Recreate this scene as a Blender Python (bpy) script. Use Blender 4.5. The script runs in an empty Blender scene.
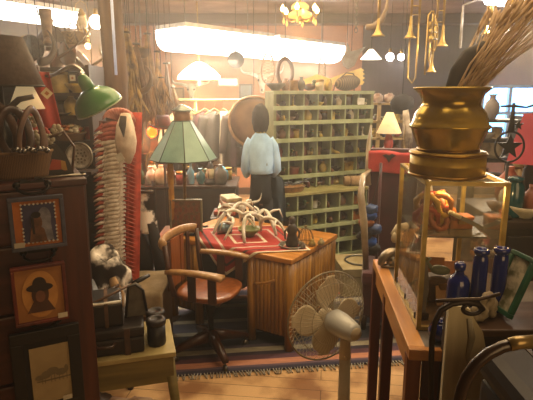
import bpy, bmesh, math, random
from mathutils import Vector, Matrix, noise
random.seed(7)
PI = math.pi
COL = bpy.context.scene.collection
CH = 1.70                      # eye height
TH = math.radians(12.1)        # downward pitch
F = 500.0
ct, st = math.cos(TH), math.sin(TH)

def ray(px, py):
    u = (px - 266.5) / F; v = (200 - py) / F
    return Vector((u, ct + v * st, v * ct - st))
def P(px, py, Y):
    r = ray(px, py); return Vector((0, 0, CH)) + r * (Y / r.y)
def G(px, py, z):
    r = ray(px, py); return Vector((0, 0, CH)) + r * ((z - CH) / r.z)
def S(n, Y, py=200):           # metres covered by n pixels at distance Y
    r = ray(266.5, py); return n / F * (Y / r.y)
def HIT(px, py, p0, nrm):
    r = ray(px, py); o = Vector((0, 0, CH))
    return o + r * ((Vector(p0) - o).dot(nrm) / r.dot(nrm))

def lin(h):
    h = h.lstrip('#'); out = []
    for i in (0, 2, 4):
        c = int(h[i:i+2], 16) / 255
        out.append(c / 12.92 if c <= .04045 else ((c + .055) / 1.055) ** 2.4)
    return (*out, 1)

# ---------------------------------------------------------------- materials
_M = {}
def mat(c, r=.6, m=0, c2=None, sc=12, stretch=(1, 1, 1), bump=0, emit=0, ec=None, kind='noise', contrast=.5, sheen=0, coat=0, trans=0, alpha=1, ior=1.45):
    key = (c, r, m, c2, sc, stretch, bump, emit, ec, kind, contrast, sheen, coat, trans, alpha)
    if key in _M: return _M[key]
    M = bpy.data.materials.new('mat_' + kind + '_' + c.strip('#'))
    M.use_nodes = True
    nt = M.node_tree; b = nt.nodes['Principled BSDF']
    b.inputs['Roughness'].default_value = r; b.inputs['Metallic'].default_value = m
    if coat: b.inputs['Coat Weight'].default_value = coat; b.inputs['Coat Roughness'].default_value = .15
    if sheen: b.inputs['Sheen Weight'].default_value = sheen
    if trans: b.inputs['Transmission Weight'].default_value = trans; b.inputs['IOR'].default_value = ior
    if alpha < 1: b.inputs['Alpha'].default_value = alpha
    if emit:
        b.inputs['Emission Color'].default_value = lin(ec or c); b.inputs['Emission Strength'].default_value = emit
    a = lin(c)
    tc = nt.nodes.new('ShaderNodeTexCoord'); mp = nt.nodes.new('ShaderNodeMapping')
    nt.links.new(tc.outputs['Object'], mp.inputs[0]); mp.inputs['Scale'].default_value = stretch
    if kind == 'voro':
        n = nt.nodes.new('ShaderNodeTexVoronoi'); n.inputs['Scale'].default_value = sc; fac = n.outputs['Distance']
    elif kind == 'wave':
        n = nt.nodes.new('ShaderNodeTexWave'); n.inputs['Scale'].default_value = sc; n.inputs['Distortion'].default_value = 3.5
        n.inputs['Detail'].default_value = 3; fac = n.outputs['Fac']
    elif kind == 'check':
        n = nt.nodes.new('ShaderNodeTexWave'); n.wave_profile = 'TRI'; n.inputs['Scale'].default_value = sc; fac = n.outputs['Fac']
    else:
        n = nt.nodes.new('ShaderNodeTexNoise'); n.inputs['Scale'].default_value = sc; n.inputs['Detail'].default_value = 4; fac = n.outputs['Fac']
    nt.links.new(mp.outputs[0], n.inputs['Vector'])
    rp = nt.nodes.new('ShaderNodeValToRGB')
    lo = .5 - .5 * contrast * .6; hi = .5 + .5 * contrast * .6
    if kind in ('wave', 'check', 'voro'): lo, hi = .5 - .5 * contrast, .5 + .5 * contrast
    rp.color_ramp.elements[0].position = max(0, lo); rp.color_ramp.elements[1].position = min(1, hi)
    bcol = lin(c2) if c2 else tuple(x * .62 for x in a[:3]) + (1,)
    rp.color_ramp.elements[0].color = bcol; rp.color_ramp.elements[1].color = a
    nt.links.new(fac, rp.inputs[0]); nt.links.new(rp.outputs[0], b.inputs['Base Color'])
    if bump:
        bp = nt.nodes.new('ShaderNodeBump'); bp.inputs['Strength'].default_value = bump; bp.inputs['Distance'].default_value = .01
        nt.links.new(fac, bp.inputs['Height']); nt.links.new(bp.outputs[0], b.inputs['Normal'])
    _M[key] = M
    return M
def wood(c, c2=None, r=.45, sc=5, axis='z', coat=0):
    s = {'z': (6, 6, .5), 'x': (.5, 6, 6), 'y': (6, .5, 6)}[axis]
    return mat(c, r, 0, c2, sc, s, .15, contrast=.7, coat=coat)
def emis(c, s):
    return mat(c, .5, emit=s)

def glass_mat(tint='#ffffff', mix=.12, rough=.05):
    k = ('glass', tint, mix)
    if k in _M: return _M[k]
    M = bpy.data.materials.new('mat_clear_glass'); M.use_nodes = True
    nt = M.node_tree; nt.nodes.clear()
    o = nt.nodes.new('ShaderNodeOutputMaterial'); t = nt.nodes.new('ShaderNodeBsdfTransparent'); t.inputs[0].default_value = lin(tint)
    g = nt.nodes.new('ShaderNodeBsdfGlossy'); g.inputs['Roughness'].default_value = rough
    d = nt.nodes.new('ShaderNodeBsdfDiffuse'); d.inputs[0].default_value = (.55, .5, .38, 1)
    fr = nt.nodes.new('ShaderNodeFresnel'); fr.inputs[0].default_value = 1.45
    m1 = nt.nodes.new('ShaderNodeMixShader'); m2 = nt.nodes.new('ShaderNodeMixShader')
    nz = nt.nodes.new('ShaderNodeTexNoise'); nz.inputs['Scale'].default_value = 6
    ma = nt.nodes.new('ShaderNodeMath'); ma.operation = 'MULTIPLY'; ma.inputs[1].default_value = mix * 2
    nt.links.new(nz.outputs['Fac'], ma.inputs[0])
    mf = nt.nodes.new('ShaderNodeMath'); mf.operation = 'MULTIPLY'; mf.inputs[1].default_value = .45
    nt.links.new(fr.outputs[0], mf.inputs[0]); nt.links.new(mf.outputs[0], m1.inputs[0]); nt.links.new(t.outputs[0], m1.inputs[1]); nt.links.new(g.outputs[0], m1.inputs[2])
    nt.links.new(ma.outputs[0], m2.inputs[0]); nt.links.new(m1.outputs[0], m2.inputs[1]); nt.links.new(d.outputs[0], m2.inputs[2])
    nt.links.new(m2.outputs[0], o.inputs[0])
    _M[k] = M; return M

# ---------------------------------------------------------------- builder
def orient(p0, p1):
    d = Vector(p1) - Vector(p0)
    return Matrix.Translation(p0) @ d.to_track_quat('Z', 'Y').to_matrix().to_4x4()
def TR(x=0, y=0, z=0, rx=0, ry=0, rz=0, s=1):
    m = Matrix.Translation((x, y, z)) @ Matrix.Rotation(rz, 4, 'Z') @ Matrix.Rotation(ry, 4, 'Y') @ Matrix.Rotation(rx, 4, 'X')
    return m @ Matrix.Scale(s, 4)
class B:
    def __init__(s, M=None): s.bm = bmesh.new(); s.mi = 0; s.M = M or Matrix()
    def ring(s, pts): return [s.bm.verts.new(s.M @ Vector(p)) for p in pts]
    def face(s, vs):
        try:
            f = s.bm.faces.new(vs); f.material_index = s.mi; f.smooth = True; return f
        except ValueError: return None
    def loft(s, rings, caps=True, loop=False):
        R = [s.ring(r) for r in rings]
        n = len(R[0]); m = len(R)
        for i in range(m if loop else m - 1):
            a, b = R[i], R[(i + 1) % m]
            for j in range(n): s.face([a[j], a[(j+1) % n], b[(j+1) % n], b[j]])
        if caps and not loop: s.face(R[0][::-1]); s.face(R[-1])
        return s
    def box(s, c, d, M=None, bev=0, flat=True):
        M = M or Matrix()
        x, y, z = [k / 2 for k in d]; c = Vector(c)
        co = [(-x,-y,-z),(x,-y,-z),(x,y,-z),(-x,y,-z),(-x,-y,z),(x,-y,z),(x,y,z),(-x,y,z)]
        v = [s.bm.verts.new(s.M @ (M @ (Vector(k)) + c) if False else s.M @ (c + (M.to_3x3() @ Vector(k)))) for k in co]
        fs = [s.face([v[i] for i in f]) for f in ((3,2,1,0),(4,5,6,7),(0,1,5,4),(1,2,6,5),(2,3,7,6),(3,0,4,7))]
        for f in fs: f.smooth = False
        if bev:
            es = list({e for f in fs for e in f.edges})
            r = bmesh.ops.bevel(s.bm, geom=es, offset=min(bev, min(d) * .45), segments=2, profile=.6, affect='EDGES')
            for f in r['faces']: f.material_index = s.mi
        return s
    def span(s, x0, x1, y0, y1, z0, z1, bev=0):
        return s.box(((x0+x1)/2, (y0+y1)/2, (z0+z1)/2), (abs(x1-x0), abs(y1-y0), abs(z1-z0)), bev=bev)
    def tube(s, pts, r, n=8, loop=False, flat=1.0, caps=True):
        pts = [Vector(p) for p in pts]; m = len(pts); rings = []
        up = None
        for i, p in enumerate(pts):
            if loop: t = pts[(i+1) % m] - pts[i-1]
            else: t = pts[min(i+1, m-1)] - pts[max(i-1, 0)]
            if t.length < 1e-9: t = Vector((0, 0, 1))
            t.normalize()
            if up is None:
                up = Vector((0, 0, 1)) if abs(t.z) < .9 else Vector((0, 1, 0))
            up = (up - t * up.dot(t))
            if up.length < 1e-6: up = t.orthogonal()
            up.normalize(); sd = t.cross(up)
            rr = r[i] if isinstance(r, (list, tuple)) else r
            rings.append([p + sd * (math.cos(2*PI*k/n) * rr) + up * (math.sin(2*PI*k/n) * rr * flat) for k in range(n)])
        return s.loft(rings, caps=caps, loop=loop)
    def cyl(s, p0, p1, r0, r1=None, n=16):
        return s.tube([p0, p1], [r0, r0 if r1 is None else r1], n)
    def lathe(s, prof, n=24, M=None, sx=1, sy=1, caps=True):
        M = M or Matrix()
        rings = [[M @ Vector((r*math.cos(2*PI*k/n)*sx, r*math.sin(2*PI*k/n)*sy, z)) for k in range(n)] for r, z in prof]
        return s.loft(rings, caps=caps)
    def blob(s, c, d, amp=0, fr=6, sub=3, M=None, seed=0):
        r = bmesh.ops.create_icosphere(s.bm, subdivisions=sub, radius=1)
        M = M or Matrix()
        fs = set()
        for v in r['verts']:
            k = 1 + amp * noise.noise(v.co * fr + Vector((seed, seed*.7, 0))) if amp else 1
            v.co = s.M @ (Vector(c) + M.to_3x3() @ Vector((v.co.x*d[0]*k, v.co.y*d[1]*k, v.co.z*d[2]*k)))
            fs.update(v.link_faces)
        for f in fs: f.material_index = s.mi; f.smooth = True
        return s
    def sheet(s, f, nu, nv, cu=False):
        V = [[s.bm.verts.new(s.M @ Vector(f(i/nu, j/nv))) for j in range(nv+1)] for i in range(nu+(0 if cu else 1))]
        L = len(V)
        for i in range(L if cu else L-1):
            for j in range(nv): s.face([V[i][j], V[(i+1) % L][j], V[(i+1) % L][j+1], V[i][j+1]])
        return s
    def prism(s, poly, d, M=None):
        M = M or Matrix()
        a = s.ring([M @ Vector((x, 0, z)) for x, z in poly]); b = s.ring([M @ Vector((x, d, z)) for x, z in poly])
        n = len(poly)
        fs = [s.face(a), s.face(b[::-1])] + [s.face([a[(i+1) % n], a[i], b[i], b[(i+1) % n]]) for i in range(n)]
        for f in fs:
            if f: f.smooth = False
        return s
    def disc(s, cx, cz, rx, rz, y, d, n=18, M=None):
        return s.prism([(cx+rx*math.cos(2*PI*k/n), cz+rz*math.sin(2*PI*k/n)) for k in range(n)], d, (M or Matrix()) @ Matrix.Translation((0, y, 0)))

def mesh(name, b, mats):
    bmesh.ops.recalc_face_normals(b.bm, faces=b.bm.faces)
    me = bpy.data.meshes.new(name); b.bm.to_mesh(me); b.bm.free()
    for m in (mats if isinstance(mats, (list, tuple)) else [mats]): me.materials.append(m)
    return me
def obj(name, b, mats, parent=None, label=None, thick=0, kind=None):
    me = b if isinstance(b, bpy.types.Mesh) else mesh(name, b, mats)
    o = bpy.data.objects.new(name, me); COL.objects.link(o)
    if parent: o.parent = parent
    if label: o['label'] = label
    if kind: o['kind'] = kind
    if thick:
        md = o.modifiers.new('thickness', 'SOLIDIFY'); md.thickness = thick; md.offset = 0
    return o
def tag(o, label, cat, group=None, kind=None):
    o['label'] = label; o['category'] = cat
    if group: o['group'] = group
    if kind: o['kind'] = kind
    return o
def thing(name, label, cat, loc=(0, 0, 0), rz=0, group=None, rx=0, ry=0, s=1):
    o = bpy.data.objects.new(name, None); COL.objects.link(o)
    o.empty_display_size = .05
    o.location = loc; o.rotation_euler = (rx, ry, rz); o.scale = (s, s, s) if not isinstance(s, tuple) else s
    return tag(o, label, cat, group)
def place(o, loc, rz=0, s=1, rx=0, ry=0):
    o.location = loc; o.rotation_euler = (rx, ry, rz); o.scale = (s, s, s) if not isinstance(s, tuple) else s
    return o
def struct(name, b, m, thick=0):
    return obj(name, b, m, kind='structure', thick=thick)

# ---------------------------------------------------------------- prototypes: cached meshes, copied and placed
_C = {}
def cached(key, fn):
    if key not in _C: _C[key] = fn()
    return _C[key]
def solid(kind, key, fn, mats, name, label, cat, loc, rz=0, s=1, group=None, rx=0, ry=0):
    """a small thing that is one mesh; mesh data shared between repeats of the same look"""
    me = cached((kind, key), lambda: mesh(name, fn(), mats))
    o = bpy.data.objects.new(name, me); COL.objects.link(o)
    place(o, loc, rz, s, rx, ry)
    return tag(o, label, cat, group)
def multi(kind, key, parts_fn, name, label, cat, loc, rz=0, s=1, group=None, rx=0, ry=0):
    """parts_fn -> list of (part name, builder, mats, sub parts)"""
    ps = cached((kind, key), lambda: [(n, mesh(n, b, m), [(n2, mesh(n2, b2, m2)) for n2, b2, m2 in sub]) for n, b, m, sub in parts_fn()])
    root = thing(name, label, cat, loc, rz, group, rx, ry, s)
    for n, me, sub in ps:
        o = bpy.data.objects.new(n, me); COL.objects.link(o); o.parent = root
        for n2, me2 in sub:
            q = bpy.data.objects.new(n2, me2); COL.objects.link(q); q.parent = o
    return root

# shapes of small wares (base at z = 0, front towards -y)
def oval(w, d, z, y=0, n=14, sq=1.0, x=0):
    out = []
    for k in range(n):
        a = 2*PI*k/n; c, s_ = math.cos(a), math.sin(a)
        out.append((x + w * math.copysign(abs(c)**sq, c), y + d * math.copysign(abs(s_)**sq, s_), z))
    return out
def shoe_b(h=.05):
    b = B(); b.mi = 1
    sole = lambda z: [(.030*math.cos(a)*(1-.25*math.sin(a)*(-1 if False else 1)*.0) * (1.0 if math.sin(a) > 0 else .82), .105*math.sin(a), z) for a in [2*PI*k/16 for k in range(16)]]
    b.loft([sole(0), sole(.012)])
    b.mi = 0
    rings = []
    for y, w, hh in ((.102, .008, .02), (.09, .022, .032), (.06, .031, .040), (.02, .029, .055), (-.02, .026, .068), (-.05, .025, .073), (-.085, .024, .076), (-.102, .012, .072)):
        rings.append([(w*math.cos(a), y, .012 + (hh-.012)*max(0, math.sin(a))**.7) for a in [PI*k/8 for k in range(9)]] + [(-w*.5, y, .011), (w*.5, y, .011)])
    b.loft(rings)
    b.tube([(0, -.09, .075), (.02, -.06, .078), (.02, -.03, .074), (0, -.01, .068), (-.02, -.03, .074), (-.02, -.06, .078)], .005, 6, loop=True)
    return b
def boot_parts(m1, m2):
    b = shoe_b(); b.mi = 0
    rings = []
    for z, w, d, y in ((.05, .030, .042, -.055), (.10, .034, .040, -.06), (.18, .042, .046, -.06), (.27, .048, .052, -.06)):
        rings.append(oval(w, d, z, y))
    b.loft(rings, caps=False)
    h = B(); h.mi = 0
    h.box((0, -.08, -.012), (.04, .04, .03), bev=.003)
    p = B(); p.tube([(.05, -.06, .22), (.058, -.06, .28), (.05, -.06, .285)], .006, 6)
    return [('boot_upper', b, [m1, m2], []), ('heel', h, m2, []), ('pull_strap', p, m2, [])]
def mug_b():
    b = B(); b.lathe([(.001, 0), (.035, 0), (.038, .01), (.037, .08), (.04, .085), (.033, .083), (.032, .02), (.001, .015)])
    b.tube([(.036, 0, .068), (.06, 0, .066), (.066, 0, .045), (.055, 0, .025), (.036, 0, .02)], .005, 6)
    return b
def bowl_b():
    return B().lathe([(.001, 0), (.035, 0), (.04, .008), (.075, .04), (.085, .06), (.079, .061), (.068, .04), (.03, .014), (.001, .012)])
def vase_b():
    return B().lathe([(.001, 0), (.03, 0), (.034, .01), (.05, .05), (.055, .085), (.045, .12), (.022, .145), (.02, .165), (.032, .18), (.026, .18), (.015, .16), (.001, .15)])
def jug_parts(m, m2):
    b = B().lathe([(.001, 0), (.05, 0), (.062, .03), (.066, .08), (.058, .12), (.03, .15), (.022, .165), (.024, .185), (.016, .185), (.001, .17)])
    h = B().tube([(.022, 0, .175), (.055, 0, .175), (.066, 0, .14), (.058, 0, .115)], .007, 8)
    return [('body', b, m, []), ('handle', h, m2, [])]
def bottle_parts(m, m2):
    b = B().lathe([(.001, 0), (.03, 0), (.034, .008), (.034, .10), (.028, .125), (.013, .15), (.012, .185), (.016, .19), (.016, .2), (.001, .2)])
    c = B().lathe([(.001, .2), (.011, .2), (.013, .22), (.001, .222)])
    return [('body', b, m, []), ('stopper', c, m2, [])]
def tin_parts(m, m2):
    b = B().lathe([(.001, 0), (.045, 0), (.045, .1), (.001, .1)]); 
    l = B().lathe([(.047, .095), (.047, .115), (.03, .12), (.001, .12)])
    return [('can', b, m, []), ('lid', l, m2, [])]
def basket_parts(w=.1, d=.1, h=.1, sq=1, m=None, m2=None, handle=True):
    b = B(); n = 22
    rings = [oval(w*(.82+.18*k/8)*(1+.018*(k % 2)), d*(.82+.18*k/8)*(1+.018*(k % 2)), h*k/8, n=n, sq=sq) for k in range(9)]
    rings += [oval(w*.93, d*.93, h*.98, n=n, sq=sq), oval(w*.74, d*.74, h*.1, n=n, sq=sq)]
    b.loft(rings)
    r = B().tube(oval(w, d, h, n=24, sq=sq), .006 if w > .07 else .003, 6, loop=True)
    out = [('basket_wall', b, m, []), ('rim', r, m2, [])]
    if handle:
        t = B().tube([(w*math.cos(a), 0, h + h*.9*math.sin(a)) for a in [PI*k/14 for k in range(15)]], .006, 6)
        out.append(('handle', t, m2, []))
    return out
def hat_parts(m, m2, brim=.15, cr=.08, h=.10):
    c = B(); n = 24
    rings = []
    for z, k in ((0, 1), (h*.5, .95), (h*.85, .86), (h, .7), (h*.93, .45), (h*.86, .1)):
        rings.append(oval(cr*k*.88, cr*k*1.12, z, n=n))
    c.loft(rings)
    r = B(); rings = []
    for rr, dz in ((cr*.98, .0), (brim*.75, -.004), (brim, .012), (brim, .016), (brim*.75, 0), (cr*.98, .006)):
        rings.append([(rr*.88*math.cos(a), rr*1.12*math.sin(a), dz + .035*(math.cos(a)**4)*(rr/brim)**3) for a in [2*PI*k/n for k in range(n)]])
    r.loft(rings, caps=False)
    bd = B().loft([oval(cr*.9, cr*1.14, 0.005, n=n), oval(cr*.88, cr*1.12, .022, n=n)], caps=False)
    return [('crown', c, m, []), ('brim', r, m, []), ('hat_band', bd, m2, [])]
def book_parts(m, m2, w=.13, d=.18, h=.03):
    c = B(); c.span(-w/2, w/2, -d/2, d/2, 0, .003); c.span(-w/2, w/2, -d/2, d/2, h-.003, h)
    c.span(-w/2, -w/2+.004, -d/2, d/2, 0, h)
    p = B().span(-w/2+.004, w/2-.005, -d/2+.004, d/2-.004, .003, h-.003)
    return [('cover', c, m, []), ('pages', p, m2, [])]
def box_parts(m, m2, w=.2, d=.14, h=.1):
    b = B().span(-w/2, w/2, -d/2, d/2, 0, h*.72, bev=.004)
    l = B().span(-w/2-.003, w/2+.003, -d/2-.003, d/2+.003, h*.72+.001, h, bev=.006)
    k = B().box((0, -d/2-.006, h*.7), (.03, .008, .025), bev=.002)
    return [('body', b, m, []), ('lid', l, m, [('latch', k, m2)])]
def frame_parts(w, h, fw, m, inner, bgm=None, t=.02):
    f = B()
    f.span(-w/2, w/2, -t, 0, 0, fw, bev=.003); f.span(-w/2, w/2, -t, 0, h-fw, h, bev=.003)
    f.span(-w/2, -w/2+fw, -t, 0, fw, h-fw, bev=.003); f.span(w/2-fw, w/2, -t, 0, fw, h-fw, bev=.003)
    p = B().span(-w/2+fw*.8, w/2-fw*.8, -t*.5, -.002, fw*.8, h-fw*.8)
    return [('frame', f, m, []), ('picture', p, inner, [])]
def candlestick_b():
    return B().lathe([(.001, 0), (.04, 0), (.042, .01), (.015, .02), (.01, .05), (.016, .06), (.009, .075), (.009, .12), (.02, .13), (.022, .15), (.012, .15), (.001, .14)])
def horn_b(L=.3, r=.03, bend=.6):
    b = B(); pts = []; rs = []
    for k in range(13):
        t = k/12; a = bend*PI*t
        pts.append((L*math.sin(a)/(bend*PI)*1.0, 0, L*(1-math.cos(a))/(bend*PI))); rs.append(r*(1-t)**.8+.002)
    return b.tube(pts, rs, 10)
def antler_b(s=1, seed=0):
    rnd = random.Random(seed); b = B(); M = 10
    main = [(0.30*s*math.sin(1.7*t), .04*s*math.sin(3*t), .34*s*t) for t in [k/M for k in range(M+1)]]
    b.tube(main, [.014*s*(1-.75*k/M) for k in range(M+1)], 8)
    for k in (2, 4, 6, 8):
        p = Vector(main[k]); L = s*(.13-.01*k+rnd.random()*.03)
        b.tube([p, p+Vector((-.2*L, .1*L, .5*L)), p+Vector((-.25*L, .25*L, L))], [.010*s, .007*s, .002*s], 7)
    return b
def skull_parts(m, m2):
    b = B(); rings = []
    for z, w, d in ((0, .028, .03), (.05, .034, .035), (.11, .04, .045), (.16, .06, .06), (.21, .075, .065), (.26, .07, .05), (.285, .03, .02)):
        rings.append(oval(w, d, z, n=16))
    b.loft(rings); b.mi = 1
    for sx in (-1, 1): b.blob((sx*.05, -.045, .19), (.017, .015, .019), sub=2)
    b.blob((0, -.032, .05), (.014, .01, .03), sub=2)
    o = [('skull', b, [m, m2], [])]
    for sx in (-1, 1):
        t = [k/12 for k in range(13)]
        h = B().tube([(sx*(.06+.26*math.sin(1.5*q)), 0, .25+.02*math.sin(6*q)+.17*q**2.2) for q in t], [.026*(1-q)**.7+.002 for q in t], 10)
        o.append(('horn', h, m, []))
    return o
def pouch_b(seed=0):
    b = B(); rings = []
    for z, w in ((0, .6), (.01, .9), (.03, 1.05), (.055, .95), (.075, .5), (.082, .32), (.095, .5), (.1, .55)):
        rings.append([(.042*w*math.cos(a)*(1+.12*noise.noise(Vector((a, z*30, seed)))), .035*w*math.sin(a), z) for a in [2*PI*k/18 for k in range(18)]])
    return b.loft(rings)
def roll_parts(m, m2, r=.04, L=.2):
    b = B(); b.tube([(-L/2, 0, r), (L/2, 0, r)], r, 20)
    for sx in (-1, 1):
        b.tube([(sx*(L/2+.001), r*.9*(1-t)*math.cos(12*t), r + r*.9*(1-t)*math.sin(12*t)) for t in [k/26 for k in range(27)]], .0025, 4)
    q = B()
    for x in (-L*.28, L*.28): q.tube([(x, (r+.002)*math.cos(a), r+(r+.002)*math.sin(a)) for a in [2*PI*k/16 for k in range(16)]], .004, 5, loop=True)
    return [('rolled_cloth', b, m, []), ('tie', q, m2, [])]
def duck_parts(m, m2):
    b = B(); rings = []
    for y, w, z0, z1 in ((-.09, .01, .045, .06), (-.06, .035, .01, .075), (-.02, .048, 0, .085), (.03, .046, 0, .08), (.07, .03, .015, .07), (.11, .012, .045, .065)):
        rings.append([(w*math.cos(a), y, (z0+z1)/2+(z1-z0)/2*math.sin(a)) for a in [2*PI*k/14 for k in range(14)]])
    b.loft(rings)
    h = B(); h.blob((0, -.075, .105), (.022, .03, .024), sub=3); h.cyl((0, -.06, .06), (0, -.07, .1), .022, .016)
    k = B().box((0, -.112, .1), (.02, .03, .009), bev=.003)
    return [('body', b, m, []), ('head', h, m2, [('beak', k, mat('#b07a28'))])]
def garment_parts(m, m2, w=.42, h=.8, seed=0, sleeves=True):
    b = B()
    def f(u, v):
        a = 2*PI*u; z = -h*v
        ww = w*(.30 + .2*min(1, v*5)**.5 + .10*v) * (1 if v > .02 else .5)
        return (ww*math.cos(a), .055*(1+.6*v)*math.sin(a)*(1+.4*math.sin(6*a+seed)) + .012*math.sin(9*a+seed*2+4*v), z + .02*math.sin(5*a+seed)*v)
    b.sheet(f, 40, 14, cu=True)
    out = [('cloth', b, m, [])]
    if sleeves:
        for sx in (-1, 1):
            s_ = B(); t = [k/8 for k in range(9)]
            s_.tube([(sx*(w*.44+.10*q), 0, -.05-h*.62*q) for q in t], [.065-.018*q+.004*math.sin(9*q) for q in t], 12, flat=.7)
            out.append(('sleeve', s_, m, []))
    k = B().tube([(-w*.42, 0, -.03), (0, 0, .035), (w*.42, 0, -.03)], .006, 6)
    k.tube([(0, 0, .035), (0, 0, .07), (.02, 0, .09), (0, 0, .115), (-.018, 0, .1)], .003, 6)
    out.append(('hanger', k, m2, []))
    return out
def beads_b(L=.5, w=.06, n=40, r=.006):
    b = B(); pts = []
    for k in range(n):
        a = 2*PI*k/n
        pts.append((w*math.sin(a), 0.01*math.sin(3*a), -L/2 + L/2*math.cos(a)))
    return b.tube(pts, [r*(1.0 if k % 2 else .55) for k in range(n)], 6, loop=True)
def lantern_parts(m, m2):
    b = B().lathe([(.001, 0), (.055, 0), (.06, .02), (.045, .05), (.03, .055), (.001, .055)])
    g = B().lathe([(.03, .055), (.045, .09), (.045, .11), (.028, .15)], caps=False)
    t = B().lathe([(.03, .15), (.034, .165), (.02, .19), (.012, .21), (.001, .215)])
    h = B().tube([(.05, 0, .06), (.065, 0, .16), (.04, 0, .25), (0, 0, .275), (-.04, 0, .25), (-.065, 0, .16), (-.05, 0, .06)], .003, 6)
    return [('fuel_tank', b, m, []), ('glass_chimney', g, m2, []), ('cap', t, m, []), ('handle', h, m, [])]

def area(name, loc, size, power, col, rot=(0, 0, 0), sy=None):
    l = bpy.data.lights.new(name, 'AREA'); l.energy = power; l.color = lin(col)[:3]; l.size = size
    if sy: l.shape = 'RECTANGLE'; l.size_y = sy
    o = bpy.data.objects.new(name, l); COL.objects.link(o); o.location = loc; o.rotation_euler = rot; return o
def point(name, loc, power, col, r=.05):
    l = bpy.data.lights.new(name, 'POINT'); l.energy = power; l.color = lin(col)[:3]; l.shadow_soft_size = r
    o = bpy.data.objects.new(name, l); COL.objects.link(o); o.location = loc; return o
# ================================================================ the room
XL, XR, YB, ZC = -3.9, 4.6, 8.4, 2.75
def tex_floor():
    M = bpy.data.materials.new('mat_floor_planks'); M.use_nodes = True; nt = M.node_tree; b = nt.nodes['Principled BSDF']
    tc = nt.nodes.new('ShaderNodeTexCoord'); mp = nt.nodes.new('ShaderNodeMapping'); mp.inputs['Rotation'].default_value = (0, 0, .12)
    nt.links.new(tc.outputs['Object'], mp.inputs[0])
    br = nt.nodes.new('ShaderNodeTexBrick'); br.inputs['Scale'].default_value = 1; br.inputs['Brick Width'].default_value = 2.2; br.inputs['Row Height'].default_value = .11
    br.inputs['Mortar Size'].default_value = .002; br.inputs['Color1'].default_value = lin('#d2ac7c'); br.inputs['Color2'].default_value = lin('#c09866'); br.inputs['Mortar'].default_value = lin('#5a3f22')
    nt.links.new(mp.outputs[0], br.inputs['Vector'])
    n = nt.nodes.new('ShaderNodeTexNoise'); n.inputs['Scale'].default_value = 3.2; n.inputs['Detail'].default_value = 5; nt.links.new(mp.outputs[0], n.inputs['Vector'])
    rp = nt.nodes.new('ShaderNodeValToRGB'); rp.color_ramp.elements[0].position = .36; rp.color_ramp.elements[1].position = .52
    rp.color_ramp.elements[0].color = lin('#8a5c38'); rp.color_ramp.elements[1].color = (1, 1, 1, 1); nt.links.new(n.outputs['Fac'], rp.inputs[0])
    mx = nt.nodes.new('ShaderNodeMixRGB'); mx.blend_type = 'MULTIPLY'; mx.inputs[0].default_value = .75
    nt.links.new(br.outputs[0], mx.inputs[1]); nt.links.new(rp.outputs[0], mx.inputs[2]); nt.links.new(mx.outputs[0], b.inputs['Base Color'])
    b.inputs['Roughness'].default_value = .45
    return M
struct('floor', B().span(XL-.1, XR+.1, -1.5, YB+.1, -.1, 0), tex_floor())
struct('ceiling', B().span(XL-.1, XR+.1, -1.5, YB+.1, ZC, ZC+.1), mat('#8c6f60', .8, c2='#6a5145', sc=3))
wallm = mat('#c88a62', .85, c2='#b4754e', sc=2, bump=.1)
struct('wall_partition', B().span(XL, -1.72, 5.7, 5.8, 0, ZC), mat('#6a4f3c', .85, c2='#4a3628', sc=2))
# back wall with a window opening on the right
WX0, WX1, WZ0, WZ1 = 3.55, 4.45, .95, 1.80
b = B()
b.span(XL, WX0, YB, YB+.1, 0, ZC); b.span(WX1, XR, YB, YB+.1, 0, ZC); b.span(WX0, WX1, YB, YB+.1, 0, WZ0); b.span(WX0, WX1, YB, YB+.1, WZ1, ZC)
struct('wall_back', b, wallm)
b = B(); b.span(1.55, WX0-.06, YB-.02, YB, .12, ZC); struct('wall_back_panelling', b, wood('#503c36', '#3e2e2a', .6, 3))
struct('wall_left', B().span(XL-.1, XL, -1.5, YB, 0, ZC), mat('#5d4534', .85, c2='#453123', sc=3))
struct('wall_right', B().span(XR, XR+.1, -1.5, YB, 0, ZC), mat('#5d483c', .85, c2='#463428', sc=3))
b = B(); whitef = mat('#cfd6da', .5)
for x in (WX0, (WX0+WX1)/2, WX1): b.span(x-.025, x+.025, YB-.03, YB+.04, WZ0-.03, WZ1+.03)
for z in (WZ0, WZ0+.42, WZ1): b.span(WX0, WX1, YB-.029, YB+.039, z-.025, z+.025)
w = struct('window_1', b, whitef)
obj('window_pane', B().span(WX0, WX1, YB+.045, YB+.055, WZ0, WZ1), emis('#78c0ff', 7), w, kind='structure')
b = B().span(XL, XR, YB-.025, YB, 0, .12, bev=.006); struct('baseboard_back', b, wood('#5a3b24', axis='x'))
for i, y in enumerate((3.6, 5.4, 7.2)):
    struct('trim_%d' % (i+1), B().span(XL, XR, y-.07, y+.07, ZC-.13, ZC, bev=.01), wood('#5b4030', axis='x'))

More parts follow.
